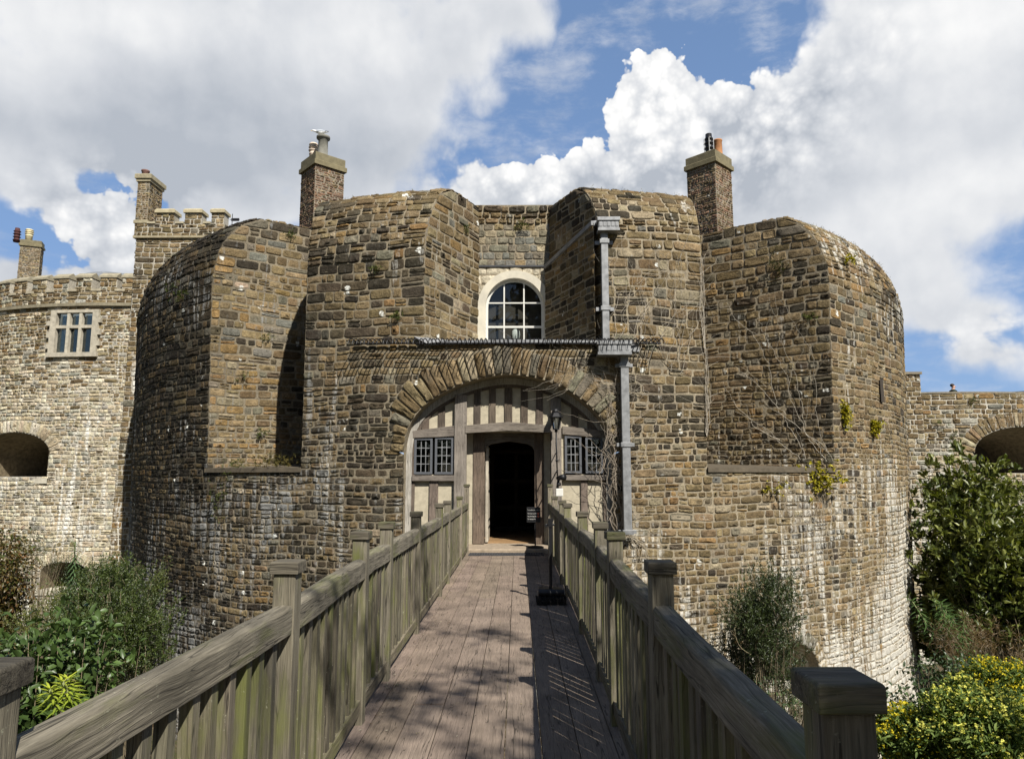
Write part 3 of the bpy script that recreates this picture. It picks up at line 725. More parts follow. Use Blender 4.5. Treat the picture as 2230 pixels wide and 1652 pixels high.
b = MB(); AI2 = np.concatenate([[(AX[0][0]+.22, GB)], offset(AX, -.23), [(AX[-1][0]-.22, GB)]]); strip(AI, AI2, YF+.035, YF+.1, b); b.build('arch_timber', M['oak'], gate)
for x0, x1, y0, mt in ((730, 800, 455, 'oak_grey'), (1355, 1432, 475, 'oak_grey')):
    b = MB(); b.cur = (.62, .58, .56); beam_px(b, x0, y0, x1, 1500, YF-.04, YF+.1); b.build('main_post', M[mt], gate, bevel=.012)
for (P_, nm, mt) in (([(455,690),(730,655),(730,725),(455,737)], 'tie_beam', 'oak_h'), ([(798,655),(1075,632),(1357,655),(1357,703),(1075,690),(798,706)], 'lintel', 'oak_h'), ([(1432,658),(1715,690),(1715,737),(1432,712)], 'tie_beam', 'oak_h')):
    b = MB(); b.cur = rtint(.95, 1.15); slab([c6(*q) for q in P_][::-1], YF-.06 if nm == 'lintel' else YF-.01, YF+.1, b); b.build(nm, M[mt], gate, bevel=.008)
STUD = [(525,570),(628,672),(858,900),(955,998),(1055,1105),(1160,1205),(1258,1302),(1485,1530),(1588,1635)]
for x0, x1 in STUD:
    X0, X1 = c6(x0, 0)[0], c6(x1, 0)[0]; xm = (X0+X1)/2
    zt_ = float(np.interp(xm, AX[:, 0], AX[:, 1]))-.12; b = MB(); b.cur = rtint(.75, 1.1)
    zb_ = c6(0, 665 if 800 < x0 < 1340 else 690)[1]
    b.box(X0, X1, YF+.045, YF+.1, zb_, zt_); b.build('stud', M['oak'], gate, bevel=.005)
for x0, x1 in ((563, 613), (1553, 1605)):
    b = MB(); b.cur = (1.4, 1.4, 1.45); beam_px(b, x0, 1010, x1, 1500, YF+.03, YF+.1); b.build('stud', M['oak'], gate, bevel=.005)
for x0, x1, y0, y1 in ((450, 730, 980, 1017), (1432, 1722, 978, 1012)):
    b = MB(); b.cur = (1.05, 1.05, 1.08); beam_px(b, x0, y0, x1, y1, YF-.03, YF+.1); b.build('window_sill', M['oak_h'], gate, bevel=.008)
for (x0, y0, x1, y1) in WIN:
    X0, Z0 = c6(x0, y0); X1, Z1 = c6(x1, y1); b = MB(); f = .05
    b.box(X0, X0+f, YF+.02, YF+.09, Z1, Z0); b.box(X1-f, X1, YF+.02, YF+.09, Z1, Z0); b.box(X0+f, X1-f, YF+.02, YF+.09, Z0-f, Z0); b.box(X0+f, X1-f, YF+.02, YF+.09, Z1, Z1+f)
    b.cur = (.085, .09, .10); b.t = [(.085, .09, .10)]*len(b.v); cw = b.build('casement_window', M['tint'], gate)
    g = MB(); g.add([(X0+f, YF+.06, Z1+f), (X1-f, YF+.06, Z1+f), (X1-f, YF+.06, Z0-f), (X0+f, YF+.06, Z0-f)], [(0, 1, 2, 3)]); g.build('pane', M['glass'], cw)
    l = MB()
    for k in (1, 2): x = X0+f+(X1-X0-2*f)*k/3; l.box(x-.008, x+.008, YF+.05, YF+.066, Z1+f, Z0-f)
    for k in (1, 2, 3): z = Z1+f+(Z0-Z1-2*f)*k/4; l.box(X0+f, X1-f, YF+.052, YF+.064, z-.008, z+.008)
    l.build('lead_came', M['lead'], cw)
b = MB()
for xa, xb in ((460, 722), (1446, 1703)):   # dark rooms behind the leaded lights
    b = MB(); b.box(c6(xa, 0)[0], c6(xb, 0)[0], YF+.3, YF+1.2, c6(0, 975)[1], c6(0, 728)[1]); b.build('side_room', M['dark'], gate)
# door frame, arched head, open leaf
b = MB(); b.cur = (1.15, 1.1, 1.05)
b.box(c6(850, 0)[0], c6(925, 0)[0], DY-.03, DY+.14, .1, zl); b.build('door_frame', M['oak'], gate, bevel=.01)
b = MB(); b.cur = (1.05, 1, .95); b.box(c6(1248, 0)[0], c6(1308, 0)[0], DY-.03, DY+.14, .1, zl); b.build('door_frame', M['oak'], gate, bevel=.01)
hx0, hx1 = c6(924, 0)[0], c6(1249, 0)[0]; hz = c6(0, 815)[1]
pts = [(hx0, hz), (hx0+.05, hz+.09), (hx0+.16, hz+.155), (hx0+.4, hz+.195), ((hx0+hx1)/2, hz+.22), (hx1-.4, hz+.195), (hx1-.16, hz+.155), (hx1-.05, hz+.09), (hx1, hz), (hx1, zl), (hx0, zl)]
b = MB(); b.cur = (.9, .9, .9); slab(pts[::-1], DY-.01, DY+.13, b); b.build('door_head', M['oak_h'], gate)
b = MB(); b.cur = (1.25, 1.2, 1.1)
dx0 = hx0+.015; b.box(dx0, dx0+.07, DY+.15, DY+1.05, .12, hz+.1); dl = b.build('door_leaf', M['oak_grey'], gate, bevel=.008)
b = MB()
for z in (.45, .62, 1.3, 1.75, 2.1): b.box(dx0+.067, dx0+.082, DY+.16, DY+.9, z-.02, z+.02)
b.build('hinge', M['iron'], dl)
# dim hall behind
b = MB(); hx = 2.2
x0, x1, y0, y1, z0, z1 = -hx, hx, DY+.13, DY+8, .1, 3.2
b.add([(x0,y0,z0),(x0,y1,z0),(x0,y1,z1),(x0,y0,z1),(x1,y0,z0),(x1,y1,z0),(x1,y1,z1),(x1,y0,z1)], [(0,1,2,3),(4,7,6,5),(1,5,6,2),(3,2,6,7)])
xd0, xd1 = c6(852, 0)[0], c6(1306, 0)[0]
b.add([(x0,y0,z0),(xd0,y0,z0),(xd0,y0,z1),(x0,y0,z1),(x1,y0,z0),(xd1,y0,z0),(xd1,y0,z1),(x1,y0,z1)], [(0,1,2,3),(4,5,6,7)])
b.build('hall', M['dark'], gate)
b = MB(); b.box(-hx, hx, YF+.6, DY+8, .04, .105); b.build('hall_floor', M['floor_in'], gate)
b = MB()
for k in range(3):
    xx = -.72+k*.68
    b.box(xx-.05, xx+.05, DY+4.0, DY+4.06, .1, 2.4)
for z in (.15, .75, 1.5, 2.35): b.box(-.72, .65, DY+4.01, DY+4.05, z-.06, z+.06)
ind = b.build('inner_door', M['dark'], gate)
b = MB(); sx0, sx1 = c6(815, 0)[0], c6(1345, 0)[0]
b.box(sx0, sx1, 15.62, YF+.62, -.3, .09); b.build('doorstep', M['steptone'], gate, bevel=.03)

# ------------------------------------------------------------------ lead gutters, hoppers and downpipes
def hopper(mb, c, wx, wy, h):
    mb.box(c[0]-wx/2, c[0]+wx/2, c[1]-wy, c[1], c[2], c[2]+h*.72)
    mb.box(c[0]-wx/2-.03, c[0]+wx/2+.03, c[1]-wy-.03, c[1], c[2]+h*.72, c[2]+h)
    mb.box(c[0]-wx/2-.02, c[0]+wx/2+.02, c[1]-wy-.02, c[1], c[2]-.03, c[2]+.03)
    for k in range(5): x = c[0]-wx/2+wx*(k+.5)/5; mb.box(x-.035, x+.035, c[1]-wy-.012, c[1]-wy+.01, c[2]+.07, c[2]+h*.62)
YP = 15.98
px0 = aty(1317, 600, YP-.1); xu = px0[0]
zu1, zu0 = aty(1317, 505, YP-.1)[2], ROOFLINE+.02
b = MB(); b.box(xu-.08, xu+.08, YP-.17, YP-.02, zu0, zu1); dpu = b.build('downpipe', M['lead'], gate, bevel=.01)
b = MB(); hopper(b, (aty(1325, 490, YP-.2)[0], YP+.15, aty(1325, 501, YP-.2)[2]), .46, .42, .29); b.build('hopper', M['lead'], dpu)
for py in (527, 672):
    z = aty(1317, py, YP-.1)[2]; b = MB(); b.box(xu-.11, xu+.11, YP-.19, YP-.01, z-.05, z+.05); b.box(xu-.21, xu+.21, YP-.05, YP-.005, z-.045, z+.045); b.build('collar', M['lead'], dpu, bevel=.006)
xl2 = aty(1360, 850, YP-.05)[0]
z2a, z2b = aty(1360, 772, YP-.05)[2], aty(1366, 1162, YP-.05)[2]
b = MB(); b.box(xl2-.09, xl2+.09, YP-.16, YP-.01, z2b, z2a); dpl = b.build('downpipe', M['lead'], gate, bevel=.01)
b = MB(); hopper(b, (aty(1338, 760, YP-.3)[0], YP-.02, aty(1338, 770, YP-.3)[2]), .72, .34, .29); b.build('hopper', M['lead'], dpl)
for py in (795, 968, 1158):
    z = aty(1360, py, YP-.1)[2]; b = MB(); b.box(xl2-.12, xl2+.12, YP-.18, YP, z-.05, z+.05); b.box(xl2-.2, xl2+.2, YP-.05, YP+.01, z-.04, z+.04); b.build('collar', M['lead'], dpl, bevel=.006)
b = MB(); gx0, gx1 = aty(900, 742, 15.9)[0], aty(1300, 742, 15.9)[0]
gu0, gu1 = drum_uv(925, 742)[0], drum_uv(1300, 742)[0]
def dband(mb, u0, u1, z0, z1, d0, d1, n=24):
    us = np.linspace(u0, u1, n); f = lambda z, d: drum(us, np.full(n, z), np.full(n, d))
    mb.add(list(np.concatenate([f(z0, d0), f(z0, d1), f(z1, d1), f(z1, d0)])), [(i, i+1, n+i+1, n+i) for i in range(n-1)]+[(n+i, n+i+1, 2*n+i+1, 2*n+i) for i in range(n-1)]+[(2*n+i, 2*n+i+1, 3*n+i+1, 3*n+i) for i in range(n-1)]+[(0, n, 2*n, 3*n), (n-1, 4*n-1, 3*n-1, 2*n-1)])
dband(b, gu0, gu1, ROOFLINE-.065, ROOFLINE+.035, -.3, .05)
b.add([(gx0, 15.98, ROOFLINE+.14), (gx0+.9, 15.93, ROOFLINE+.036), (gx0+.3, 15.93, ROOFLINE-.03), (gx0, 16.3, ROOFLINE+.14), (gx0+.9, 16.3, ROOFLINE+.036), (gx0+.3, 16.3, ROOFLINE-.03)], [(0, 2, 1), (3, 4, 5), (0, 1, 4, 3), (1, 2, 5, 4), (0, 3, 5, 2)])
b.build('lead_gutter', M['lead'], gate)
b = MB(); b.box(gx0+.3, gx1+1.0, 16.1, WY+.02, ROOFLINE-.2, ROOFLINE-.02); b.build('lead_flat', M['lead'], gate)
# sloping lead flashing on the shaded cheek
P0, D, L = CK[3]; nn = np.array((D[1], -D[0]))*-1.0
za, zb_ = aty(1312, 482, 16.0)[2], aty(1190, 578, 18.2)[2]
m_ = Masonry(); cm0 = cheek_map(3, -1)
def low_iv(z):
    a_ = .03 if z <= zb_ else .03; b_ = L if z <= zb_ else max(.05, L*(za-z)/(za-zb_)); return [(a_, b_)]
fill(m_, course_rows(ROOFLINE-.1, za-.05, lambda z: .2), low_iv, WID, lambda s_, z, d: cm0(s_, z, d+.14), tint_cheek(3), gap=.012)
m_.build('cheek_lining', gate, M['stone'], M['mortar'])
b = MB(); pa = P0+D*.05+nn*.2; pb = P0+D*(L-.05)+nn*.2
b.add([(pa[0], pa[1], za), (pb[0], pb[1], zb_), (pb[0], pb[1], zb_-.1), (pa[0], pa[1], za-.1)]+[(q[0]-nn[0]*.24, q[1]-nn[1]*.24, z) for q, z in ((pa, za+.05), (pb, zb_+.05), (pb, zb_-.1), (pa, za-.1))],
      [(0, 3, 2, 1), (0, 1, 5, 4), (2, 3, 7, 6), (0, 4, 7, 3)]); b.build('flashing', M['lead'], gate)

# ------------------------------------------------------------------ brick chimneys on the gatehouse
def brick_faces(c, rz, wx, wy, z0, z1, tintf, hf=(.006, .012), rowh=.075, bw=.225):
    m_ = Masonry(); ca, sa = cos(rz), sin(rz)
    for k in range(4):
        a = rz+k*pi/2; n = (sin(a), -cos(a)); t = (cos(a), sin(a)); half, dist = ((wx/2, wy/2) if k % 2 == 0 else (wy/2, wx/2))
        fm = (lambda n, t, dist: lambda s_, z, d: np.stack([c[0]+n[0]*(dist+d)+t[0]*s_, c[1]+n[1]*(dist+d)+t[1]*s_, z+0*s_], 1))(n, t, dist)
        fill(m_, course_rows(z0, z1, lambda z: rowh), lambda v: [(-half, half)], lambda h: bw*.72, fm, tintf, hf=hf, gap=.004, split=0, step=.6, wob=0)
    return m_
PAL.update({'red': (.225,.145,.105), 'purple': (.19,.132,.10), 'buff': (.245,.19,.13), 'yell': (.30,.24,.14)})
def tb(wt): return lambda c, r: pick(len(c), r, wt)
def chimney(parent, c, rz, wx, wy, z0, z1, wt, capz, label):
    o = brick_faces(c, rz, wx, wy, z0, z1, tb(wt)).build('chimney', parent, M['brick'], M['mortar_brick']); tag(o, label)
    b = MB()
    b.cur = (.16, .137, .08); b.cbox((c[0], c[1], z1+capz*.19), (wx+.13, wy+.13, capz*.38), rz, .02); b.cur = (.15, .13, .078); b.cbox((c[0], c[1], z1+capz*.38+capz*.31), (wx+.04, wy+.04, capz*.62), rz, .02)
    b.build('chimney_cap', M['ashlar'], o); return o
CYL, CYR = 21.0, 21.0
cl = aty(692, 400, CYL); crr = aty(1555, 400, CYR)
zc = lambda px, py, y: aty(px, py, y)[2]
BW = {'red': 4, 'purple': 3, 'buff': 2.2, 'brown': 1.5}
ch1 = chimney(gate, (cl[0], CYL+.5), radians(42), .98, 1.0, 6.5, zc(692, 357, CYL-.2), BW, .42, 'brick chimney stack with two pale pots left of the entrance')
ch2 = chimney(gate, (crr[0], CYR+.5), radians(45), 1.0, 1.0, 6.5, zc(1555, 352, CYR-.2), {'red': 3.2, 'purple': 3, 'buff': 3, 'brown': 2.5}, .42, 'brick chimney stack with a black cowl and an orange pot')
def pot(parent, px, y, zb, rad, h, mat, tint, prof_=None, label=None):
    x = aty(px, 320, y)[0]; b = MB(); b.cur = tint
    b.lathe([(r*rad, z*h) for r, z in (prof_ or [(1.05,0),(1.05,.06),(.95,.07),(.92,.9),(1.15,.93),(1.15,1.0),(.8,1.0),(.8,.8)])], (x, y, zb), 20)
    return tag(b.build('chimney_pot', mat, parent, True), label)
zt1 = zc(692, 357, CYL-.2)+.41; zt2 = zc(1555, 352, CYR-.2)+.41
RIB = [(1.0,0),(1.0,.45),(1.1,.47),(1.1,.5),(1.0,.52),(1.0,.6),(1.25,.63),(1.25,.66),(.95,.68),(.95,.74),(1.25,.77),(1.25,.8),(.95,.82),(.95,.88),(1.2,.9),(1.0,.97),(.4,1.0)]
pot(ch1, 683, CYL+.75, zt1, .125, .74, M['ashlar'], (.55,.45,.36), RIB, 'cream ribbed chimney pot')
pot(ch1, 703.5, CYL+.35, zt1, .165, .77, M['ashlar'], (.17,.165,.14), [(1.08,0),(1.08,.05),(.97,.06),(.9,.8),(1.0,.82),(1.02,.86),(1.28,.88),(1.3,.97),(1.1,1.0),(.8,1.0)], 'stout grey chimney pot')
COWL = [(.95,0),(.95,.12),(1.15,.14),(.8,.2),(.8,.33),(1.15,.36),(.8,.42),(.8,.54),(1.15,.57),(.8,.63),(.8,.72),(1.1,.76),(.72,.84),(.68,1.0),(.5,1.0)]
cw = pot(ch2, 1544, CYR+.35, zt2, .145, .76, M['blackpaint'], (.03,.02,.02), COWL, 'black louvred chimney cowl')
b = MB(); x = aty(1544, 320, CYR+.35)[0]
for k in range(6): a = k*pi/3+.3; b.box(x+.16*cos(a)-.009, x+.16*cos(a)+.009, CYR+.35+.16*sin(a)-.009, CYR+.35+.16*sin(a)+.009, zt2, zt2+.58)
b.build('cowl_bar', M['lead'], cw)
pot(ch2, 1563, CYR+.65, zt2, .15, .70, M['ashlar'], (.40,.19,.085), [(1.05,0),(1.0,.02),(.9,.93),(1.0,.95),(1.0,1.0),(.8,1.0)], 'orange clay chimney pot')
# small white flue terminal beside the left pots
b = MB(); x = aty(711.5, 325, CYL+.9)[0]; b.cur = (.8,.8,.78); b.lathe([(.05,0),(.05,.14),(.085,.16),(.07,.22),(.02,.24),(.015,.34)], (x, CYL+.9, zt1), 12); b.build('flue_cap', M['tint'], ch1, True)

# anti-climb spikes over the arch
spk = thing('spike_rail', (aty(1100, 745, 15.9)[0], 15.95, ROOFLINE), 'row of black curved iron anti-climb spikes along the gutter above the entrance arch', 'spike rail')
b = MB(); bar = []
for k in range(30):
    px = 775+(1436-775)*k/29; u, v = drum_uv(px, 747); q = drum(np.array([u]), np.array([v-.02]), np.array([.075]))[0]; bar.append(q)
b.tube(bar, .022, 6); b.build('bar', M['iron'], spk)
pr = MB(); NS = 72; base = None
for k in range(NS):
    px = 775+(1432-775)*(k+.5)/NS; u, v = drum_uv(px, 747)
    a = u/R0; q0 = drum(np.array([u]), np.array([v]), np.array([.05]))[0]; n = np.array((sin(a), -cos(a), 0))
    jx = random.uniform(-.02, .02); s_ = MB()
    pts = [q0+n*d_+np.array((jx*d_*3, 0, z)) for d_, z in ((0, -.03), (.12, .02), (.26, .045), (.38, .02), (.47, -.05), (.50, -.13))]
    s_.tube(pts, [.014, .014, .014, .013, .011, .006], 5); s_.build('spike', M['iron'], spk)

# ------------------------------------------------------------------ neighbouring bastions and the square tower
def cyl(C, R, batter=.0):
    return lambda u, v, d: (lambda a, r: np.stack([C[0]+r*np.sin(a), C[1]-r*np.cos(a), v+0*a], 1))(u/R, R+batter*(4-v)+d)
def cyl_uv(C, R, px, py):
    d = ray(px, py); A = d[0]**2+d[1]**2; B = -2*(d[0]*C[0]+d[1]*C[1]); c = C[0]**2+C[1]**2-R*R
    t = (-B-sqrt(max(0, B*B-4*A*c)))/(2*A); q = (d[0]*t, d[1]*t)
    return R*atan2(q[0]-C[0], C[1]-q[1]), H+d[2]*t
def port_on(m_, fmap, cu, zb, hw, zs, zt, depth, wts, vth=.5, nv=26, vh=(.03, .05)):
    n = 14; P_ = np.array([(cu-hw, zb)]+[(cu-hw*cos(pi*k/n), zs+(zt-zs)*sin(pi*k/n)) for k in range(n+1)]+[(cu+hw, zb)])
    mr_ = Masonry(); B = reveal(mr_, P_, fmap, .02, -depth, .72, np.array((cu, zb))); mr_.build('gun_port_vault', PARENT, M['vault'], M['vault'])
    A = resample(P_[1:-1], nv); o_ = offset(A, 1.0)-A
    qs = np.array([[A[k], A[k+1], A[k+1]+o_[k+1]*vth, A[k]+o_[k]*vth] for k in range(nv-1)])
    m_.stones(qs, fmap, RNG.uniform(*vh, len(qs)), pick(len(qs), RNG, wts), gap=.006); m_.bed(qs, fmap, .01)
    def lim(v):
        if v < zb or v > zt+.1: return None
        h = hw if v < zs else hw*sqrt(max(0, 1-((v-.1-zs)/(zt-zs))**2)) if v-.1 > zs else hw
        return cu-h-(.1 if v > zs else 0), cu+h+(.1 if v > zs else 0)
    return lim, B
PAL.update({'c1': (.46,.415,.325), 'c2': (.37,.32,.235), 'c3': (.53,.50,.43), 'c4': (.24,.195,.125), 'c5': (.30,.295,.265)})
LC = (-17.0, 41.0); LR = 13.0
lb = thing('castle_bastion', (LC[0], LC[1], -4), 'pale limewashed round bastion with battlements and a stone mullioned window, left of the gatehouse', 'bastion')
PARENT = lb; lmap = cyl(LC, LR, .012)
la, lb_ = cyl_uv(LC, LR, -330, 800)[0], cyl_uv(LC, LR, 300, 800)[0]+.8
zst, zcr, zmt = cyl_uv(LC, LR, 150, 667)[1], cyl_uv(LC, LR, 150, 634)[1], cyl_uv(LC, LR, 150, 595)[1]
ms = Masonry()
holes = []
PW = {'c1': 4, 'c3': 3, 'c2': 2}
for (pcx, hwpx, ptop, pspr, pbot) in ((32, 80, 941, 985, 1041), (143, 52, 1223, 1244, 1283)):
    cu, zt_ = cyl_uv(LC, LR, pcx, ptop); zs_, zb_ = cyl_uv(LC, LR, pcx, pspr)[1], cyl_uv(LC, LR, pcx, pbot)[1]
    hw = abs(cyl_uv(LC, LR, pcx+hwpx, ptop)[0]-cu)
    lim, B = port_on(ms, lmap, cu, zb_, hw, zs_, zt_, 3.0, PW, .5 if hwpx > 60 else .42); holes.append((lim, cu, hw, zb_))
w0, wz1 = cyl_uv(LC, LR, 122, 676); w1, wz0 = cyl_uv(LC, LR, 203, 766)
holes.append((lambda v: (w0-.05, w1+.05) if wz0-.05 < v < wz1 else None, 0, 0, 0))
def liv(v):
    iv = [(la, lb_)]
    for h_ in holes: iv = sub(iv, h_[0](v))
    return iv
def tint_left(c, r):
    v = c[:, 1]; pd = np.clip((v-4.6)/3.0, 0, 1)*.75+.05
    pd = np.where(v > zst, .9, pd)
    return blend(c, r, pd, {'c1': 5, 'c2': 3, 'c3': 2.5, 'c5': 2}, {'tan': 4, 'brown': 2, 'c4': 4, 'c5': 2, 'orange': .6})
fill(ms, course_rows(-6.4, zst, lambda z: .155), liv, lambda h: h*1.7, lmap, tint_left, hf=(.012, .03))
fill(ms, course_rows(zst+.12, zcr, lambda z: .2), lambda v: [(la, lb_)], lambda h: h*1.6, lmap, tint_left, hf=(.02, .035))
ms.build('wall', lb, M['stone_pale'], M['mortar_pale'])
for (lim, cu, hw, zb_) in holes[:2]:
    b = MB(); b.cur = (.50, .46, .37)
    q = lmap(np.array([cu-hw-.1, cu+hw+.1, cu+hw*.7, cu-hw*.7]), np.array([zb_]*4), np.array([.1, .1, -2.9, -2.9]))
    b.add(list(q)+[(x, y, z-.2) for x, y, z in q], [(0, 1, 2, 3), (0, 4, 5, 1)]); b.build('gun_port_sill', M['ashlar'], lb)
for (lim, cu, hw, zb_) in holes[:2]:
    b = MB(); q = lmap(np.array([cu-hw*.9, cu+hw*.9, cu+hw*.9, cu-hw*.9]), np.array([zb_-.1, zb_-.1, zb_+1.6, zb_+1.6]), np.array([-2.6]*4)); b.add(list(q), [(0, 1, 2, 3)]); b.build('gun_port_back', M['dark'], lb)  # dark sheet closing the port, its shade painted as colour
def band(mb, fmap, u0, u1, z0, z1, d0, d1, n=30):
    us = np.linspace(u0, u1, n)
    f = lambda z, d: fmap(us, np.full(n, z), np.full(n, d))
    A, B, C, D = f(z0, d0), f(z0, d1), f(z1, d1), f(z1, d0)
    mb.add(list(np.concatenate([A, B, C, D])), [(i, i+1, n+i+1, n+i) for i in range(n-1)]+[(n+i, n+i+1, 2*n+i+1, 2*n+i) for i in range(n-1)]+[(2*n+i, 2*n+i+1, 3*n+i+1, 3*n+i) for i in range(n-1)]+[(0, n, 2*n, 3*n), (n-1, 4*n-1, 3*n-1, 2*n-1)])
b = MB(); b.cur = (.20, .175, .12); band(b, lmap, la, lb_, zst, zst+.13, -.1, .12); b.build('string_course', M['ashlar'], lb)
for px in (-30, 8, 43, 84, 131, 181, 235, 284):   # battlements
    uc = cyl_uv(LC, LR, px, 610)[0]; m_ = Masonry(); hw = .345
    fill(m_, course_rows(zcr, zmt-.2, lambda z: .19), lambda v: [(uc-hw, uc+hw)], lambda h: .3, lmap, tint_left, hf=(.02, .03))
    sides = []
    for e in (uc-hw, uc+hw):
        q = lmap(np.array([e, e, e, e]), np.array([zcr, zcr, zmt-.2, zmt-.2]), np.array([0, -.55, -.55, 0])); m_.BV.append(q); m_.BQ.append(m_.nb+np.array([[0, 1, 2, 3]])); m_.nb += 4
    mo = m_.build('merlon', lb, M['stone_pale'], M['mortar_pale'])
    b = MB(); b.cur = (.27, .24, .17); h2 = hw+.025
    q = lambda z, d, k: tuple(lmap(np.array([uc+k*h2]), np.array([z]), np.array([d]))[0])
    vs = [q(zmt-.2, .07, -1), q(zmt-.2, .07, 1), q(zmt-.12, .07, 1), q(zmt-.12, .07, -1), q(zmt+.06, -.2, -1), q(zmt+.06, -.2, 1), q(zmt-.2, -.6, -1), q(zmt-.2, -.6, 1)]
    b.add(vs, [(0, 1, 2, 3), (3, 2, 5, 4), (4, 5, 7, 6), (0, 3, 4, 6), (1, 7, 5, 2), (0, 6, 7, 1)]); b.build('coping', M['ashlar'], mo)
b = MB(); b.cur = (.33, .29, .21)
for px in (26, 64, 108, 156, 208, 260):
    b = MB(); b.cur = (.33, .29, .21); uc = cyl_uv(LC, LR, px, 630)[0]; band(b, lmap, uc-.2, uc+.2, zcr, zcr+.09, -.5, .05, 4); b.build('crenel_sill', M['ashlar'], lb)
uc, zc0 = (w0+w1)/2, wz0
# mullioned window, flat in the curved wall
wc = lmap(np.array([uc]), np.array([4.0]), np.array([0.]))[0]; wa = uc/LR
def lwin(x0, x1, z0, z1, d0, d1, mb):
    f = lambda x, z, d: (wc[0]+x*cos(wa)+d*sin(wa), wc[1]+x*sin(wa)-d*cos(wa), z)
    mb.add([f(x0,z0,d0),f(x1,z0,d0),f(x1,z1,d0),f(x0,z1,d0),f(x0,z0,d1),f(x1,z0,d1),f(x1,z1,d1),f(x0,z1,d1)], [(0,3,2,1),(4,5,6,7),(0,1,5,4),(1,2,6,5),(2,3,7,6),(3,0,4,7)])
ww = (w1-w0); X = ww/2; b = MB(); b.cur = (.37, .335, .265)
lwin(-X-.15, -X+.1, wz0-.1, wz1, -.2, .05, b); lwin(X-.1, X+.15, wz0-.1, wz1, -.2, .05, b); lwin(-X+.1, X-.1, wz1-.12, wz1, -.2, .05, b); lwin(-X-.2, X+.2, wz0-.2, wz0-.02, -.2, .09, b)
for (z0, h_) in ((wz0+.15, .2), (wz0+.6, .25), (wz0+1.1, .2)):
    lwin(-X-.27, -X-.15, z0, z0+h_, -.2, .045, b); lwin(X+.15, X+.26, z0+.1, z0+h_+.1, -.2, .045, b)
lw_ = b.build('window', M['ashlar'], lb)
b = MB(); b.cur = (.40, .365, .29); iw = (2*X-.2)/3; zm = wz0+(wz1-wz0)*.6
for k in (1, 2): lwin(-X+.1+iw*k-.06, -X+.1+iw*k+.06, wz0-.02, wz1-.12, -.15, .03, b)
for k in range(3): lwin(-X+.1+iw*k+(.06 if k else 0), -X+.1+iw*(k+1)-(.06 if k < 2 else 0), zm-.06, zm+.06, -.15, .025, b)
b.build('mullion', M['ashlar'], lw_)
g = MB(); lwin(-X+.05, X-.05, wz0-.02, wz1-.1, -.14, -.13, g); g.build('pane', M['glass'], lw_)
g = MB(); lwin(-X+.05, X-.05, wz0-.02, wz1-.1, -.9, -.85, g); g.cur = (1, 1, 1); g.build('room', M['dark'], lw_)
g = MB(); g.cur = (.5, .5, .46)
for k in range(3): lwin(-X+.18+iw*k, -X+iw*(k+1)+.02, zm+.1 , wz1-.2, -.2, -.19, g)
lwin(-X+.12, -X+.3, wz0, zm-.06, -.22, -.21, g); g.build('blind', M['tint'], lw_)
b = MB(); q = aty(255, 578, 41)
b.lathe([(8.2, 9.0), (6.5, 10.55), (5, 11.7), (3.5, 12.65), (2, 13.35), (.1, 13.7)], (q[0], 41.5, 0), 48); b.build('roof', M['slate'], lb, True)
ybk = 37.0; c_ = aty(68, 560, ybk)
ch3 = chimney(lb, (c_[0], ybk), radians(22), .95, .62, zmt-1.2, aty(68, 540, ybk)[2], {'buff': 4, 'yell': 2, 'brown': 3, 'grey': 1.5}, .35, 'buff brick stack with one dark and one cream pot')
zt3 = aty(68, 540, ybk)[2]+.34
pot(ch3, 56, ybk+.0, zt3, .17, .78, M['ashlar'], (.07,.028,.026), COWL, 'dark red louvred pot'); pot(ch3, 82, ybk+.1, zt3, .17, .76, M['ashlar'], (.60,.52,.33), RIB, 'cream ribbed pot')

# square tower behind
TY = 27.6; tx0 = aty(291, 600, TY)[0]; tx1 = aty(489, 480, TY)[0]
tw = thing('castle_tower', ((tx0+tx1)/2, TY+2, -4), 'square stone tower with a tall corner chimney, rising behind the left parapet', 'tower')
tcen = ((tx0+tx1)/2, TY+2.0); tz = lambda px, py: aty(px, py, TY)[2]
zs_, zc_, zm_ = tz(380, 519), tz(400, 487), tz(400, 458)
TW = {'tan': 5, 'brown': 4, 'c4': 2, 'orange': .6, 'grey': 1, 'char': .6}
def planar(P0, t, n): return lambda s_, z, d: np.stack([P0[0]+t[0]*s_+n[0]*d, P0[1]+t[1]*s_+n[1]*d, z+0*s_], 1)
tfr = planar((tx0, TY), (1, 0), (0, -1)); tsr = planar((tx1, TY), (0, 1), (1, 0)); tsl = planar((tx0, TY+4), (0, -1), (-1, 0)); Wt = tx1-tx0
m_ = Masonry()
for fm, L_ in ((tfr, Wt), (tsr, 4.0), (tsl, 4.0)):
    fill(m_, course_rows(-5.5, zs_, lambda z: .2), lambda v: [(-.035*max(0, 6-v)*.6 if fm is tfr else 0, L_)], lambda h: h*1.7, fm, tb(TW), hf=(.012, .03)); fill(m_, course_rows(zs_+.09, zc_, lambda z: .19), lambda v: [(0, L_)], lambda h: h*1.6, fm, tb(TW), hf=(.015, .03))
m_.build('wall', tw, M['stone_pale'], M['mortar_pale'])
b = MB(); b.cur = (.27, .23, .15); b.box(tx0-.1, tx1+.1, TY-.1, TY+4.1, zs_, zs_+.09); b.build('string_course', M['ashlar'], tw)
b = MB(); b.cur = (.1, .1, .1); b.box(tx0+.3, tx1-.3, TY+.5, TY+3.8, zs_-.3, zs_); b.build('roof', M['leaddark'], tw)
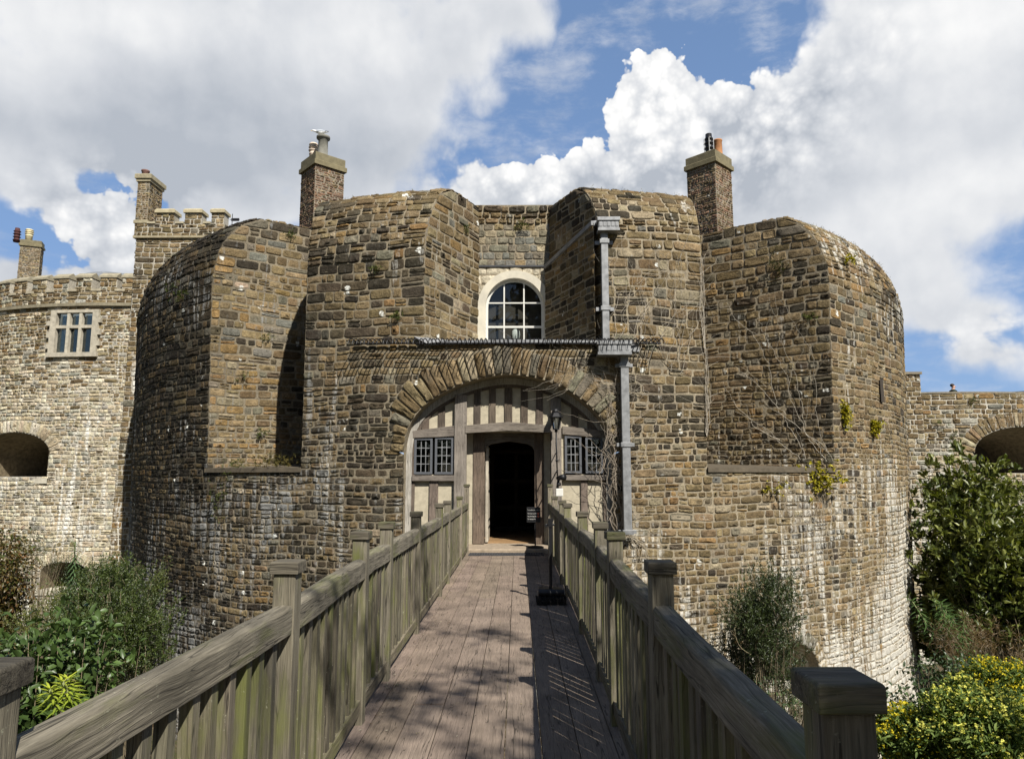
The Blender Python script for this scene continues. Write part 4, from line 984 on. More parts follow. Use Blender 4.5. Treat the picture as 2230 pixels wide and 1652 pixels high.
for pa, pb in ((342, 380), (404, 440), (462, 489)):
    xa, xb = aty(pa, 460, TY)[0]-tx0, aty(pb, 460, TY)[0]-tx0
    m_ = Masonry(); fill(m_, course_rows(zc_, zm_-.12, lambda z: .2), lambda v: [(xa, xb)], lambda h: .3, tfr, tb(TW), hf=(.015, .025))
    for e, fm in ((xa, planar((tx0+xa, TY+.45), (0, -1), (-1, 0))), (xb, planar((tx0+xb, TY), (0, 1), (1, 0)))):
        m_.bed(np.array([[(0, zc_), (.45, zc_), (.45, zm_-.12), (0, zm_-.12)]]), fm)
    mo = m_.build('merlon', tw, M['stone_pale'], M['mortar_pale'])
    b = MB(); b.cur = (.36, .31, .20); b.cbox((tx0+(xa+xb)/2, TY+.22, zm_-.03), (xb-xa+.1, .62, .18), 0, .06); b.build('coping', M['ashlar'], mo)
b = MB(); b.cur = (.34, .30, .21)
for pa, pb in ((318, 342), (380, 404), (440, 462)):
    b = MB(); b.cur = (.34, .30, .21); xa, xb = aty(pa, 480, TY)[0], aty(pb, 480, TY)[0]; b.box(xa+.06, xb-.06, TY-.05, TY+.5, zc_, zc_+.08); b.build('crenel_sill', M['ashlar'], tw)
cxa, cxb = aty(298, 420, TY)[0], aty(324, 420, TY)[0]; czt = tz(315, 395)
b = brick_faces(((cxa+cxb)/2, TY+.55), 0, cxb-cxa, 1.05, zs_+.1, czt, tb({'buff': 5, 'yell': 3, 'brown': 3, 'grey': 1}), rowh=.085).build('chimney', tw, M['brick'], M['mortar_brick'])
q = MB(); q.cur = (.27, .235, .155); cxm = (cxa+cxb)/2
q.cbox((cxm, TY+.55, czt+.06), (cxb-cxa+.1, 1.15, .12), 0); q.cbox((cxm, TY+.55, czt+.22), (cxb-cxa+.2, 1.25, .2), 0, .03); q.build('chimney_cap', M['ashlar'], b); q = MB(); q.cur = (.27, .235, .155); q.cbox((cxm, TY+.55, zc_+.1), (cxb-cxa+.09, 1.14, .14), 0, .02); q.build('chimney_band', M['ashlar'], b)
pot(b, 321, TY+.75, czt+.3, .14, .5, M['ashlar'], (.16,.085,.07), [(1,0),(1,.85),(1.2,.9),(1.2,1),(.8,1)])

# right-hand bastion and the short wall that joins it
RC = (19.3, 43.2); RR = 13.4
rb = thing('castle_bastion', (RC[0], RC[1], -5), 'low round stone bastion with a large dark arched gun port, right of the gatehouse', 'bastion')
PARENT = rb; rmap = cyl(RC, RR, .02); ztr = cyl_uv(RC, RR, 2110, 856)[1]
ra, rb_ = cyl_uv(RC, RR, 1960, 900)[0]-1.0, cyl_uv(RC, RR, 2480, 900)[0]
ms = Masonry(); cu, zt_ = cyl_uv(RC, RR, 2222, 929); zs_, zb_ = cyl_uv(RC, RR, 2222, 985)[1], cyl_uv(RC, RR, 2200, 1033)[1]; hw = abs(cyl_uv(RC, RR, 2121, 980)[0]-cu)
limr, _ = port_on(ms, rmap, cu, zb_, hw, zs_, zt_, 3.2, {'tan': 5, 'brown': 2, 'c2': 3}, .62, 30, (.03, .05))
def tint_r(c, r): return blend(c, r, np.clip((c[:, 1]-2.2)/2.6, 0, 1)*.85+.1, {'c5': 3, 'c4': 3, 'c2': 3, 'grey': 2}, {'tan': 5, 'brown': 3.5, 'orange': .7, 'c4': 2, 'blue': .4})
fill(ms, course_rows(-6.4, ztr, lambda z: .16+.05*(z > 3.5)), lambda v: sub([(ra, rb_)], limr(v)), lambda h: h*1.75, rmap, tint_r, hf=(.012, .035))
ms.build('wall', rb, M['stone'], M['mortar_pale'])
b = MB(); b.cur = (.19, .165, .12); band(b, rmap, ra, rb_, ztr, ztr+.07, -.7, .03); b.build('coping', M['ashlar'], rb)
b = MB(); b.cur = (.50, .47, .40); q = rmap(np.array([cu-hw-.1, cu+hw, cu+hw*.7, cu-hw*.7]), np.array([zb_]*4), np.array([.06, .06, -3.1, -3.1])); b.add(list(q)+[(x, y, z-.16) for x, y, z in q], [(0, 1, 2, 3), (0, 4, 5, 1)]); b.build('gun_port_sill', M['ashlar'], rb)
b = MB(); q = rmap(np.array([cu-hw, cu+hw, cu+hw, cu-hw]), np.array([zb_-.1, zb_-.1, zb_+2.3, zb_+2.3]), np.array([-3.0]*4)); b.add(list(q), [(0, 1, 2, 3)]); b.build('gun_port_back', M['dark'], rb)  # sheet coloured dark in place of the shade deep in the port
jx0, jx1 = aty(1955, 830, 28.0)[0], aty(2004, 830, 28.0)[0]; jz = aty(1990, 815, 28.0)[2]
jw = thing('linking_wall', ((jx0+jx1)/2, 28.5, -5), 'short grey stone wall joining the gatehouse to the low bastion on its right', 'wall')
m_ = Masonry()
for fm, L_ in ((planar((jx0, 28.0), (1, 0), (0, -1)), jx1-jx0), (planar((jx1, 28.0), (0, 1), (1, 0)), 4)):
    fill(m_, course_rows(-6.4, jz, lambda z: .18), lambda v: [(0, L_)], lambda h: h*1.7, fm, tint_r, hf=(.012, .035))
m_.build('wall', jw, M['stone'], M['mortar_pale'])
b = MB(); b.cur = (.19, .165, .12); b.box(jx0-.05, jx1+.06, 27.93, 32, jz, jz+.1); b.build('coping', M['ashlar'], jw)
q0 = aty(2160, 856, 42); q1 = aty(2300, 838, 42)
b = MB(); b.add([(q0[0], 42, q0[2]-.6), (q1[0]+8, 42, q0[2]-.6), (q1[0]+8, 50, q1[2]+.5), (q0[0]+2, 50, q0[2]+.25), (q0[0], 42, q0[2]+.0), (q1[0]+8, 42, q1[2]+.35)], [(0, 1, 5, 4), (4, 5, 2, 3)])
tag(b.build('roof_ridge', M['leaddark']), 'dark low roof edge just showing above the right bastion wall', 'roof')

# ------------------------------------------------------------------ footbridge and its two oak railings
XL, XR = -1.10, .67
br = thing('footbridge', (-.2, 7, -.3), 'brown boarded wooden footbridge leading straight to the castle entrance', 'footbridge')
b = MB(); xs = np.linspace(XL-.12, XR+.16, 10)
rg = random.Random(5)
for i in range(9):
    y = -6-rg.uniform(0, 3)
    while y < 15.6:
        L_ = rg.uniform(3.2, 4.8); y1 = min(y+L_, 15.62); k = rg.uniform(.93, 1.07); b.cur = (k, k*rg.uniform(.98, 1.02), k*rg.uniform(.95, 1.03))
        b.box(xs[i]+.0025, xs[i+1]-.0025, y+.002, y1-.001, -.05, rg.uniform(-.003, .003)); y = y1
b.build('deck', M['deck'], br, bevel=.004)
b = MB(); b.cur = (.7, .65, .6)
for x in (XL-.1, -.25, XR+.12): b.box(x-.08, x+.08, -6, 15.55, -.35, -.06)
b.build('beam', M['rail'], br)
def rx_(X, y): return X+.055*exp(-((y-3.3)/1.3)**2) if X < 0 else .615+.0165*(min(y, 6.6)-1.4)
PY = [-.55, 1.47, 3.3, 5.03, 6.05, 7.8, 10.1, 11.25, 13.6, 15.45]
def railing(X, side, label):
    t = thing('railing', (X, 7, 0), label, 'railing'); rg = random.Random(3 if side < 0 else 4)
    for i, y in enumerate(PY):
        ph = 1.215 if i < 9 else 1.42
        yy = y+(.035 if (side < 0 and i == 1) else (-.03 if i == 1 else 0)); xp = rx_(X, y)
        k = rg.uniform(.82, 1.1); b = MB(); b.cur = (k, k, k*rg.uniform(.95, 1))
        if i >= 8: b.cur = (1.35, 1.3, 1.3)
        b.cbox((xp, yy, (ph-.3)/2), (.10, .10, ph+.3), 0); po = b.build('post', M['post'], t, bevel=.006)
        b = MB(); k = rg.uniform(.6, .95); b.cur = (k, k, k*.98)
        b.cbox((xp, yy, ph+.027), (.128, .128, .054), rg.uniform(-.05, .05), .005); b.build('post_cap', M['cap'], po, bevel=.003)
    cut = []
    for i in range(len(PY)-1):
        y0, y1 = PY[i]+.05, PY[i+1]-.05
        if i == 1: y0 += .035 if side < 0 else -.03
        if i == 0: y1 += .035 if side < 0 else -.03
        z1, z0 = 1.085+rg.uniform(-.008, .008), .955; k = rg.uniform(.85, 1.12)
        b = MB(); b.cur = (k, k, k); hw = .044
        pro = [(-hw, z0), (hw, z0), (hw, z1-.02), (hw*.8, z1-.006), (0, z1), (-hw*.8, z1-.006), (-hw, z1-.02)]
        n_ = 9; vs = []; sagp = rg.uniform(-.006, .006)
        for s_ in range(n_):
            f = s_/(n_-1); y = y0+(y1-y0)*f
            vs += [(rx_(X, y)+x+.003*sin(5*f+i), y, z+sagp*sin(pi*f)+.0025*sin(9*f+3*i+x*60)) for x, z in pro]
        m7 = len(pro)
        b.add(vs, [tuple(range(m7-1, -1, -1)), tuple((n_-1)*m7+k_ for k_ in range(m7))]+[(s_*m7+k_, s_*m7+(k_+1) % m7, (s_+1)*m7+(k_+1) % m7, (s_+1)*m7+k_) for s_ in range(n_-1) for k_ in range(m7)])
        b.build('handrail', M['rail'], t, bevel=.003)
        b = MB(); b.cur = (k*.95, k*.92, k*.85); xa_, xb_ = rx_(X, y0), rx_(X, y1); b.add([(xa_-.035, y0, .075), (xa_+.035, y0, .075), (xb_+.035, y1, .075), (xb_-.035, y1, .075), (xa_-.035, y0, .165), (xa_+.035, y0, .165), (xb_+.035, y1, .165), (xb_-.035, y1, .165)], [(0,3,2,1),(4,5,6,7),(0,1,5,4),(1,2,6,5),(2,3,7,6),(3,0,4,7)]); b.build('bottom_rail', M['rail'], t, bevel=.005)
        nb = max(2, round((y1-y0)/.145)-1); yst = (y1-y0)/(nb+1)
        for j in range(nb):
            y = y0+yst*(j+1)
            if y < .62: continue
            cut.append(y)
    for y in cut:
        b = MB(); k = rg.uniform(.5, 1.2); b.cur = (k, k*rg.uniform(.97, 1.03), k*rg.uniform(.88, 1.0))
        xb_ = rx_(X, y)+rg.uniform(-.004, .004); b.box(xb_-.0225, xb_+.0225, y-(.028 if side < 0 else .036), y+(.028 if side < 0 else .036), .15, .965); b.build('baluster', M['post'], t, bevel=.003)
    return t
railing(XL, -1, 'weathered oak railing along the left side of the footbridge'); railing(XR, 1, 'weathered oak railing, mostly in shade, along the right side of the footbridge')

# ------------------------------------------------------------------ small things around the door
b = MB()
for k in range(30): x = -1.02+1.56*k/29; b.box(x-.009, x+.009, 15.13, 15.56, .003, .022)
for k in range(9): y = 15.14+.41*k/8; b.box(-1.03, .55, y-.007, y+.007, .004, .018)
tag(b.build('doormat', M['leaddark']), 'dark ribbed grating mat at the foot of the doorstep', 'doormat')
def text(body, loc, size, parent, mat, rz=0.0):
    c = bpy.data.curves.new('lettering', 'FONT'); c.body = body; c.size = size; c.extrude = .0008
    o = bpy.data.objects.new('font', c); COL.objects.link(o)
    me = bpy.data.meshes.new_from_object(o.evaluated_get(bpy.context.evaluated_depsgraph_get())); bpy.data.objects.remove(o)
    o = bpy.data.objects.new('lettering', me); COL.objects.link(o); me.materials.clear(); me.materials.append(mat)
    o.parent = parent; o.location = Vector(loc)-wpos(parent); o.rotation_euler = (pi/2, 0, rz); return o
YS = 15.85
s0 = aty(1147, 1104, YS); s1 = aty(1177, 1137, YS); scx = (s0[0]+s1[0])/2
sg = thing('sign_stand', (scx, YS, .09), 'black notice stand with white lettering about food and photography beside the doorway', 'sign')
b = MB(); b.box(s0[0], s1[0], YS-.012, YS+.012, s1[2], s0[2]); bo = b.build('sign_board', M['blackpaint'], sg, bevel=.003)
b = MB(); b.box(scx+.02, scx+.05, YS+.012, YS+.04, .1, s1[2]+.1); b.build('stand_pole', M['blackpaint'], sg)
b = MB(); b.lathe([(.19, 0), (.19, .02), (.16, .035), (.04, .05)], (scx+.035, YS+.03, .09), 24); b.build('stand_base', M['blackpaint'], sg)
sh = s0[2]-s1[2]
for tx, fz, sz in (('To protect our collection', .86, .027), ('No food or drink', .62, .03), ('No photography', .44, .03), ('No backpacks', .26, .03)):
    text(tx, (s0[0]+.02, YS-.0135, s1[2]+sh*fz-.02), sz, bo, M['white'])
for fz in (.62, .44):
    b = MB(); b.cur = (.75, .2, .12); b.tube([(s1[0]-.05+.017*cos(a), YS-.0145, s1[2]+sh*fz-.012+.017*sin(a)) for a in np.linspace(0, 2*pi, 17)], .0035, 5); b.tube([(s1[0]-.062, YS-.0145, s1[2]+sh*fz), (s1[0]-.038, YS-.0145, s1[2]+sh*fz-.024)], .003, 5); b.build('ban_symbol', M['tint'], bo)
# boot brush with tall handle
bx, by = .44, 9.72
bs = thing('boot_scraper', (bx, by, 0), 'black boot brush scraper with an upright handle pole standing on the deck', 'boot scraper')
b = MB(); b.box(bx-.02, bx+.02, by-.02, by+.02, .1, 1.04); b.box(bx-.03, bx+.03, by-.03, by+.03, .97, 1.08); b.tube([(bx-.06, by, 1.0), (bx+.06, by, 1.0)], .014, 8); b.tube([(bx-.055, by-.03, .985), (bx-.055, by+.03, .985)], .02, 8); b.build('handle', M['blackpaint'], bs)
b = MB(); b.box(bx-.16, bx+.15, by-.05, by+.12, .14, .17); b.box(bx-.15, bx-.11, by-.04, by+.1, .02, .14); b.box(bx+.1, bx+.14, by-.04, by+.1, .02, .14); b.tube([(bx-.17, by-.10, .12), (bx+.17, by-.10, .12)], .055, 12); b.build('frame', M['blackpaint'], bs)
b = MB()
rg = random.Random(8)
for k in range(420):
    x = bx+rg.uniform(-.19, .19); y = by-rg.uniform(.05, .3); h_ = rg.uniform(.05, .1); b.cur = (1, 1, 1)
    b.tube([(x, y, .004), (x+rg.uniform(-.02, .02), y+rg.uniform(-.02, .02), h_)], .006, 4)
b.box(bx-.18, bx+.18, by-.29, by-.06, .003, .05); b.build('brush', M['blackrubber'], bs)
# lantern on its tall wall bracket
lx, lz = c6(1391, 640, 15.9); ly = 15.9
ln = thing('lantern', (lx, 15.95, 1.4), 'black glazed lantern on a slim pole in front of the post right of the doorway', 'lantern')
b = MB(); ztop, zpb = c6(0, 690, ly)[1], c6(0, 985, ly)[1]
b.tube([(lx, ly, ztop), (lx+.005, ly, (ztop+zpb)/2), (lx+.02, ly+.02, zpb)], .017, 8); b.tube([(lx, ly, ztop+.03), (lx, ly, ztop-.03)], .035, 10); b.tube([(lx+.01, ly, 2.02), (lx+.01, ly, 1.97)], .03, 8); b.tube([(lx, ly, zpb+.1), (lx, YF, zpb+.06)], .015, 6); b.tube([(lx, ly, ztop-.5), (lx, YF, ztop-.5)], .012, 6); b.build('pole', M['iron'], ln, True)
z0, z1 = c6(0, 677, ly)[1], c6(0, 605, ly)[1]
b = MB()
for k in range(6):
    a = 2*pi*k/6+.26; c0 = Vector((lx+.07*cos(a), ly+.07*sin(a), z0)); c1 = Vector((lx+.125*cos(a), ly+.125*sin(a), z1)); b.tube([c0, c1], .008, 5)
b.lathe([(.075, z0-.02), (.075, z0), (.03, z0-.0)], (lx, ly, 0), 12); b.lathe([(.16, z1), (.165, z1+.015), (.10, z1+.10), (.05, z1+.13), (.06, z1+.15), (.045, z1+.19), (.02, z1+.2)], (lx, ly, 0), 6)
b.box(lx-.06, lx+.06, ly+.02, YF-.04, z1+.13, z1+.2); b.build('lantern_frame', M['iron'], ln)
b = MB(); b.lathe([(.066, z0), (.118, z1)], (lx, ly, 0), 6); b.build('pane', M['glass'], ln)
# floodlight head and white box by the rail end
fx, fz = c6(1415, 1000, 15.9)
fl = thing('floodlight', (fx, 15.9, fz-.2), 'black jointed floodlight below the lantern, above a white junction box', 'floodlight')
b = MB(); b.tube([(fx-.05, 15.95, fz-.22), (fx-.04, 15.9, fz-.1), (fx-.02, 15.86, fz)], .03, 8); b.tube([(fx-.07, 15.86, fz-.14), (fx+.02, 15.86, fz-.12)], .035, 8); b.build('bracket', M['iron'], fl, True)
b = MB(); b.tube([(fx-.06, 15.9, fz), (fx+.03, 15.84, fz+.02), (fx+.1, 15.78, fz+.03)], [.04, .06, .075], 12); b.build('lamp_head', M['iron'], fl, True)
wx, wz = c6(1413, 1091, 15.9); b = MB(); b.box(wx-.08, wx+.08, 15.85, 15.95, wz-.085, wz+.085)
tag(b.build('junction_box', M['white'], bevel=.012), 'white plastic box fixed beside the end of the right railing', 'junction box')
# weathervane
vx, vy, vz = aty(505, 492, 27); vs_ = 27/1540
wv = thing('weathervane', (vx, vy, vz-.6), 'small black iron weathervane between the square tower and the rounded parapet', 'weathervane')
b = MB(); b.tube([(vx, vy, vz-1.0), (vx, vy, vz+.5)], .014, 6); b.tube([(vx-.12, vy, vz+.02), (vx+.12, vy, vz+.02)], .01, 5); b.tube([(vx, vy-.12, vz+.02), (vx, vy+.12, vz+.02)], .01, 5)
for a in np.linspace(0, 2*pi, 7)[:-1]: b.tube([(vx, vy, vz-.1), (vx+.12*cos(a), vy+.12*sin(a), vz-.2), (vx+.1*cos(a), vy+.1*sin(a), vz-.4)], .01, 5)
b.build('pole', M['iron'], wv); b = MB(); b.box(vx-.04, vx+.28, vy-.006, vy+.006, vz+.2, vz+.32); b.box(vx-.1, vx+.3, vy-.006, vy+.006, vz+.25, vz+.27); b.build('vane', M['iron'], wv)

# ------------------------------------------------------------------ gulls and the visitor
def gull(px, py, y, size, heading, label, zfoot=None):
    x, _, z = aty(px, py, y); z = zfoot if zfoot else z
    g = thing('gull', (x, y, z), label, 'gull'); ch, sh_ = cos(heading), sin(heading)
    def W(a, l, h_): return (x+(a*ch-l*sh_)*size, y+(a*sh_+l*ch)*size, z+h_*size)
    def loft(sec, mat, name, col, n=12):
        b = MB(); b.cur = col; vs = []
        for (a, l, h_, ry, rz) in sec:
            for k in range(n): t_ = 2*pi*k/n; vs.append(W(a, l+ry*cos(t_), h_+rz*sin(t_)))
        m = len(sec); b.add(vs, [(i*n+k, i*n+(k+1) % n, i*n+n+(k+1) % n, i*n+n+k) for i in range(m-1) for k in range(n)]+[tuple(range(n-1, -1, -1)), tuple((m-1)*n+k for k in range(n))]); return b.build(name, mat, g, True)
    wh = (.82, .82, .80); gr = (.42, .45, .49); bk = (.02, .02, .02)
    loft([(-.46,0,.27,.01,.008),(-.36,0,.27,.05,.02),(-.24,0,.25,.08,.05),(-.1,0,.235,.11,.095),(.06,0,.25,.115,.105),(.18,0,.275,.09,.085),(.27,0,.305,.06,.055),(.34,0,.325,.057,.052),(.40,0,.325,.045,.042),(.44,0,.32,.02,.02)], M['tint'], 'body', wh)
    for s in (-1, 1):
        loft([(-.50,s*.03,.33,.01,.006),(-.38,s*.05,.315,.018,.018),(-.28,s*.075,.30,.022,.03)], M['tint'], 'wing_tip', bk, 8)
        loft([(-.30,s*.075,.305,.022,.028),(-.1,s*.10,.30,.028,.06),(.08,s*.105,.29,.028,.07),(.17,s*.085,.285,.02,.05),(.21,s*.07,.285,.005,.01)], M['tint'], 'wing', gr, 8)
        loft([(.02,s*.04,0,.012,.006),(.0,s*.04,.01,.010,.008),(-.005,s*.04,.09,.011,.011),(-.01,s*.04,.17,.016,.016)], M['tint'], 'leg', (.6,.42,.36), 6)
    loft([(.43,0,.318,.016,.016),(.49,0,.312,.010,.013),(.525,0,.30,.004,.006)], M['tint'], 'beak', (.7,.45,.06), 8)
    return g
gx = aty(697, 277, CYL+.35)
gull(697, 279, CYL+.35, .56, pi+.15, 'white and grey gull standing on the stout grey chimney pot, facing left', zt1+.77)
gull(318, 374, TY+.4, .42, 2.6, 'white gull perched beside the pot on the tall corner chimney', czt+.32)
px_, pyy = 2073, 31.6; hx_, _, hz_ = aty(2074, 836, pyy)
per = thing('person', (hx_, pyy, hz_-1.76), 'dark haired person in a dark green hooded jacket walking behind the right bastion parapet', 'person')
def skin(name, verts, edges, radii, mat, parent, sub=2):
    me = bpy.data.meshes.new(name); me.from_pydata([Vector(v) for v in verts], edges, []); o = link(name, me, mat, parent)
    sm = o.modifiers.new('skin', 'SKIN'); sm.use_smooth_shade = True
    for sv, r in zip(me.skin_vertices[0].data, radii): sv.radius = r if isinstance(r, tuple) else (r, r)
    me.skin_vertices[0].data[0].use_root = True
    ss = o.modifiers.new('sub', 'SUBSURF'); ss.levels = sub; ss.render_levels = sub; return o
def pt(fwd, side, z): return (hx_+fwd*.92+side*.38, pyy-fwd*.38+side*.92, hz_-1.76+z)
bv = [pt(0,0,.95),pt(0,0,1.15),pt(.01,0,1.35),pt(.0,0,1.46),pt(.01,0,1.54),pt(.03,0,1.62),pt(.03,0,1.70), pt(0,.16,1.42),pt(-.03,.22,1.15),pt(.12,.2,.95),pt(.17,.19,.87), pt(0,-.16,1.42),pt(.03,-.22,1.15),pt(.17,-.2,.97),pt(.22,-.19,.9), pt(0,.1,.9),pt(.06,.1,.5),pt(-.04,.1,.08),pt(.08,.1,.04), pt(0,-.1,.9),pt(.02,-.1,.5),pt(.0,-.1,.08),pt(.13,-.1,.04)]
be = [(0,1),(1,2),(2,3),(3,4),(4,5),(5,6),(3,7),(7,8),(8,9),(9,10),(3,11),(11,12),(12,13),(13,14),(0,15),(15,16),(16,17),(17,18),(0,19),(19,20),(20,21),(21,22)]
brd = [.14,.13,.15,.09,.05,.085,.085,.075,.055,.042,.04,.075,.055,.042,.04,.09,.065,.045,.04,.09,.065,.045,.04]
mskin = mat_plain('skin', (.52, .31, .23), .55, 0, .1, 20); mjack = mat_plain('green jacket', (.035, .045, .032), .85, 0, .3, 15); mhair = mat_plain('dark hair', (.035, .02, .014), .7, 0, .3, 40)
skin('body', bv, be, brd, mskin, per)
skin('jacket', [pt(0,0,.85),pt(0,0,1.1),pt(.01,0,1.34),pt(0,0,1.45),pt(-.02,0,1.52),pt(0,.17,1.43),pt(-.03,.23,1.15),pt(.1,.21,.98),pt(0,-.17,1.43),pt(.03,-.23,1.15),pt(.15,-.21,1.0)], [(0,1),(1,2),(2,3),(3,4),(3,5),(5,6),(6,7),(3,8),(8,9),(9,10)], [.18,.165,.185,.12,.088,.095,.072,.06,.095,.072,.06], mjack, per)
def ell(name, c, r, mat, parent, n=14):
    b = MB(); vs = [(c[0]+r[0]*sin(pi*i/n)*cos(2*pi*k/n), c[1]+r[1]*sin(pi*i/n)*sin(2*pi*k/n), c[2]+r[2]*cos(pi*i/n)) for i in range(n+1) for k in range(n)]
    b.add(vs, [(i*n+k, i*n+n+k, i*n+n+(k+1) % n, i*n+(k+1) % n) for i in range(n) for k in range(n)]); return b.build(name, mat, parent, True)
ell('hair', pt(-.012, 0, 1.705), (.092, .09, .075), mhair, per); ell('nose', pt(.125, 0, 1.645), (.018, .016, .022), mskin, per, 8)

# ------------------------------------------------------------------ ground
def gz(x, y):
    z = -5.6
    z += 4.1*exp(-((max(0, y-3.0))/5.2)**2)*(1 if y > 3 else 1)         # outer bank the bridge springs from
    z += 2.7*exp(-(((x+19)/6.5)**2+((y-23)/5.0)**2))                    # mound on the left
    z += 2.9*exp(-(((x+10.5)/3.5)**2+((y-14)/4.0)**2))
    z += 2.0*exp(-(((x-17)/5.0)**2+((y-19)/6.0)**2))
    z += .12*sin(x*1.3+y*.7)+.08*sin(x*2.9-y*2.1)
    if y < -2: z = max(z, -.9)
    return z
N_ = 110; gxs = np.concatenate([[-1500, -300, -90], np.linspace(-45, 45, N_), [90, 300, 1500]]); gys = np.concatenate([[-1500, -300, -60], np.linspace(-20, 60, N_), [120, 400, 1500]])
gv = [(x, y, gz(x, y)) for y in gys for x in gxs]; nx = len(gxs)
gf = np.array([(j*nx+i, j*nx+i+1, j*nx+nx+i+1, j*nx+nx+i) for j in range(len(gys)-1) for i in range(nx-1)])
m, t = newmat('garden soil'); P = t.n('ShaderNodeNewGeometry').outputs['Position']
soil = t.mix(t.mr(t.noise(P, .8, 6, .65), .42, .6), (.17, .13, .085, 1), (.06, .075, .025, 1)); soil = mul(t, soil, t.mr(t.noise(P, 14, 6, .7), .3, .7, .55, 1.4))
finish(t, soil, .95, t.noise(P, 10, 6, .7), 1.0, .1, spec=.1)
go = link('ground', mesh_np('ground', gv, [gf], [0], None, [True]), m); tag(go, kind='structure')

# ------------------------------------------------------------------ plants
class Leaves:
    def __init__(s): s.c = []; s.d = []; s.u = []; s.L = []; s.W = []; s.T = []
    def add(s, c, d, u, L, W, T): s.c.append(c); s.d.append(d); s.u.append(u); s.L.append(L); s.W.append(W); s.T.append(T)
    def build(s, name, mat, parent, fold=.25, droop=.15):
        c, d, u = (np.array(k, float) for k in (s.c, s.d, s.u)); L = np.array(s.L)[:, None]; W = np.array(s.W)[:, None]; T = np.array(s.T)
        d /= np.linalg.norm(d, axis=1)[:, None]+1e-9; sd = np.cross(d, u); sd /= np.linalg.norm(sd, axis=1)[:, None]+1e-9; up = np.cross(sd, d)
        m1 = c+d*L*.3; m2 = c+d*L*.68
        v = np.stack([c, m1+sd*W*.42+up*W*fold, m1, m1-sd*W*.42+up*W*fold, m2+sd*W*.38+up*(W*fold-L*droop*.4), m2-up*L*droop*.4, m2-sd*W*.38+up*(W*fold-L*droop*.4), c+d*L-up*L*droop], 1)
        n = len(c); base = np.arange(n)[:, None, None]*8
        q = np.array([(1, 2, 5, 4), (2, 3, 6, 5)]); tr = np.array([(0, 2, 1), (0, 3, 2), (4, 5, 7), (5, 6, 7)])
        me = mesh_np(name, v.reshape(-1, 3), [(base+q[None]).reshape(-1, 4), (base+tr[None]).reshape(-1, 3)], [0, 0], np.repeat(T, 8, 0), [True, True])
        return link(name, me, mat, parent)
def rdir(rg, up=0.0):
    v = rg.normal(0, 1, 3); v /= np.linalg.norm(v); v[2] += up; return v/np.linalg.norm(v)
def lerp3(a, b, k): return tuple(x+(y-x)*k for x, y in zip(a, b))
def grow(rg, base, tip, bend, n=6):
    a, b = np.array(base, float), np.array(tip, float); o = rg.normal(0, 1, 3)*bend
    return [a+(b-a)*k/n+o*sin(pi*k/n) for k in range(n+1)]
def shrub(name, label, cat, base, crown, style, n, seed, col0, col1, leaf, group=None, droop=.15, fold=.22, mat='leaf', clusters=None, thin=None):
    """stems from base into an uneven crown (centre, radii); leaves by style"""
    rg = np.random.default_rng(seed); t = thing(name, base, label, cat, group); st = MB(); lv = Leaves()
    C, Rr = np.array(crown[0], float), np.array(crown[1], float)
    lobes = [C+rg.normal(0, .42, 3)*Rr for _ in range(clusters or 6)]
    for i in range(n):
        if style == 'spire':
            lob = C; k = rg.random()
        lob = lobes[rg.integers(len(lobes))]
        p = lob+rdir(rg)*Rr*rg.uniform(.15, .62)
        p = C+(p-C)*min(1, 1.15/max(np.linalg.norm((p-C)/Rr), 1e-6))
        k = rg.uniform(.15, .5); st0 = np.array(base)*(1-k)+C*k+rg.normal(0, .12, 3)*Rr
        path = grow(rg, st0, p, .08*float(Rr.mean()), 5)
        st.cur = lerp3((.11, .09, .06), (.2, .16, .1), rg.random())
        if i < (70 if style == 'feather' else 150): st.tube(path, [.012*float(Rr.mean())**.5*(1-.14*q) for q in range(6)], 4, False)
        dirn = path[-1]-path[-2]; dirn = dirn/(np.linalg.norm(dirn)+1e-9); shade = rg.uniform(0, 1)
        def T(): return np.array(lerp3(col0, col1, float(np.clip(shade*.6+rg.random()*.4, 0, 1))))*rg.uniform(.75, 1.25)
        if style == 'rosette':
            for j in range(rg.integers(6, 11)):
                d = dirn*.5+rdir(rg, .35); lv.add(p+rdir(rg)*leaf[0]*.25-dirn*leaf[0]*.5*rg.random(), d, rdir(rg, 1.2), leaf[0]*rg.uniform(.7, 1.2), leaf[1]*rg.uniform(.8, 1.2), T())
        elif style == 'broad':
            for j in range(5):
                q = path[2+j % 4]+rdir(rg)*leaf[0]*.6; lv.add(q, rdir(rg, .0)+dirn*.4, rdir(rg, 1.3), leaf[0]*rg.uniform(.6, 1.2), leaf[1]*rg.uniform(.8, 1.2), T())
        elif style == 'feather':
            tw_ = grow(rg, p, p+(dirn+rdir(rg, .45)*.8)*leaf[2], .05, 6)
            if i % 9 == 0: st.tube(tw_, .004, 3, False)
            for j in range(26):
                f = rg.random()*6; q = tw_[int(f)]+(tw_[min(6, int(f)+1)]-tw_[int(f)])*(f % 1); lv.add(q, rdir(rg)+dirn*.7, rdir(rg, .5), leaf[0]*rg.uniform(.6, 1.2), leaf[1], T())
    if st.v: st.build('stems', M['twig'], t)
    lv.build('foliage', M[mat], t, fold, droop); return t
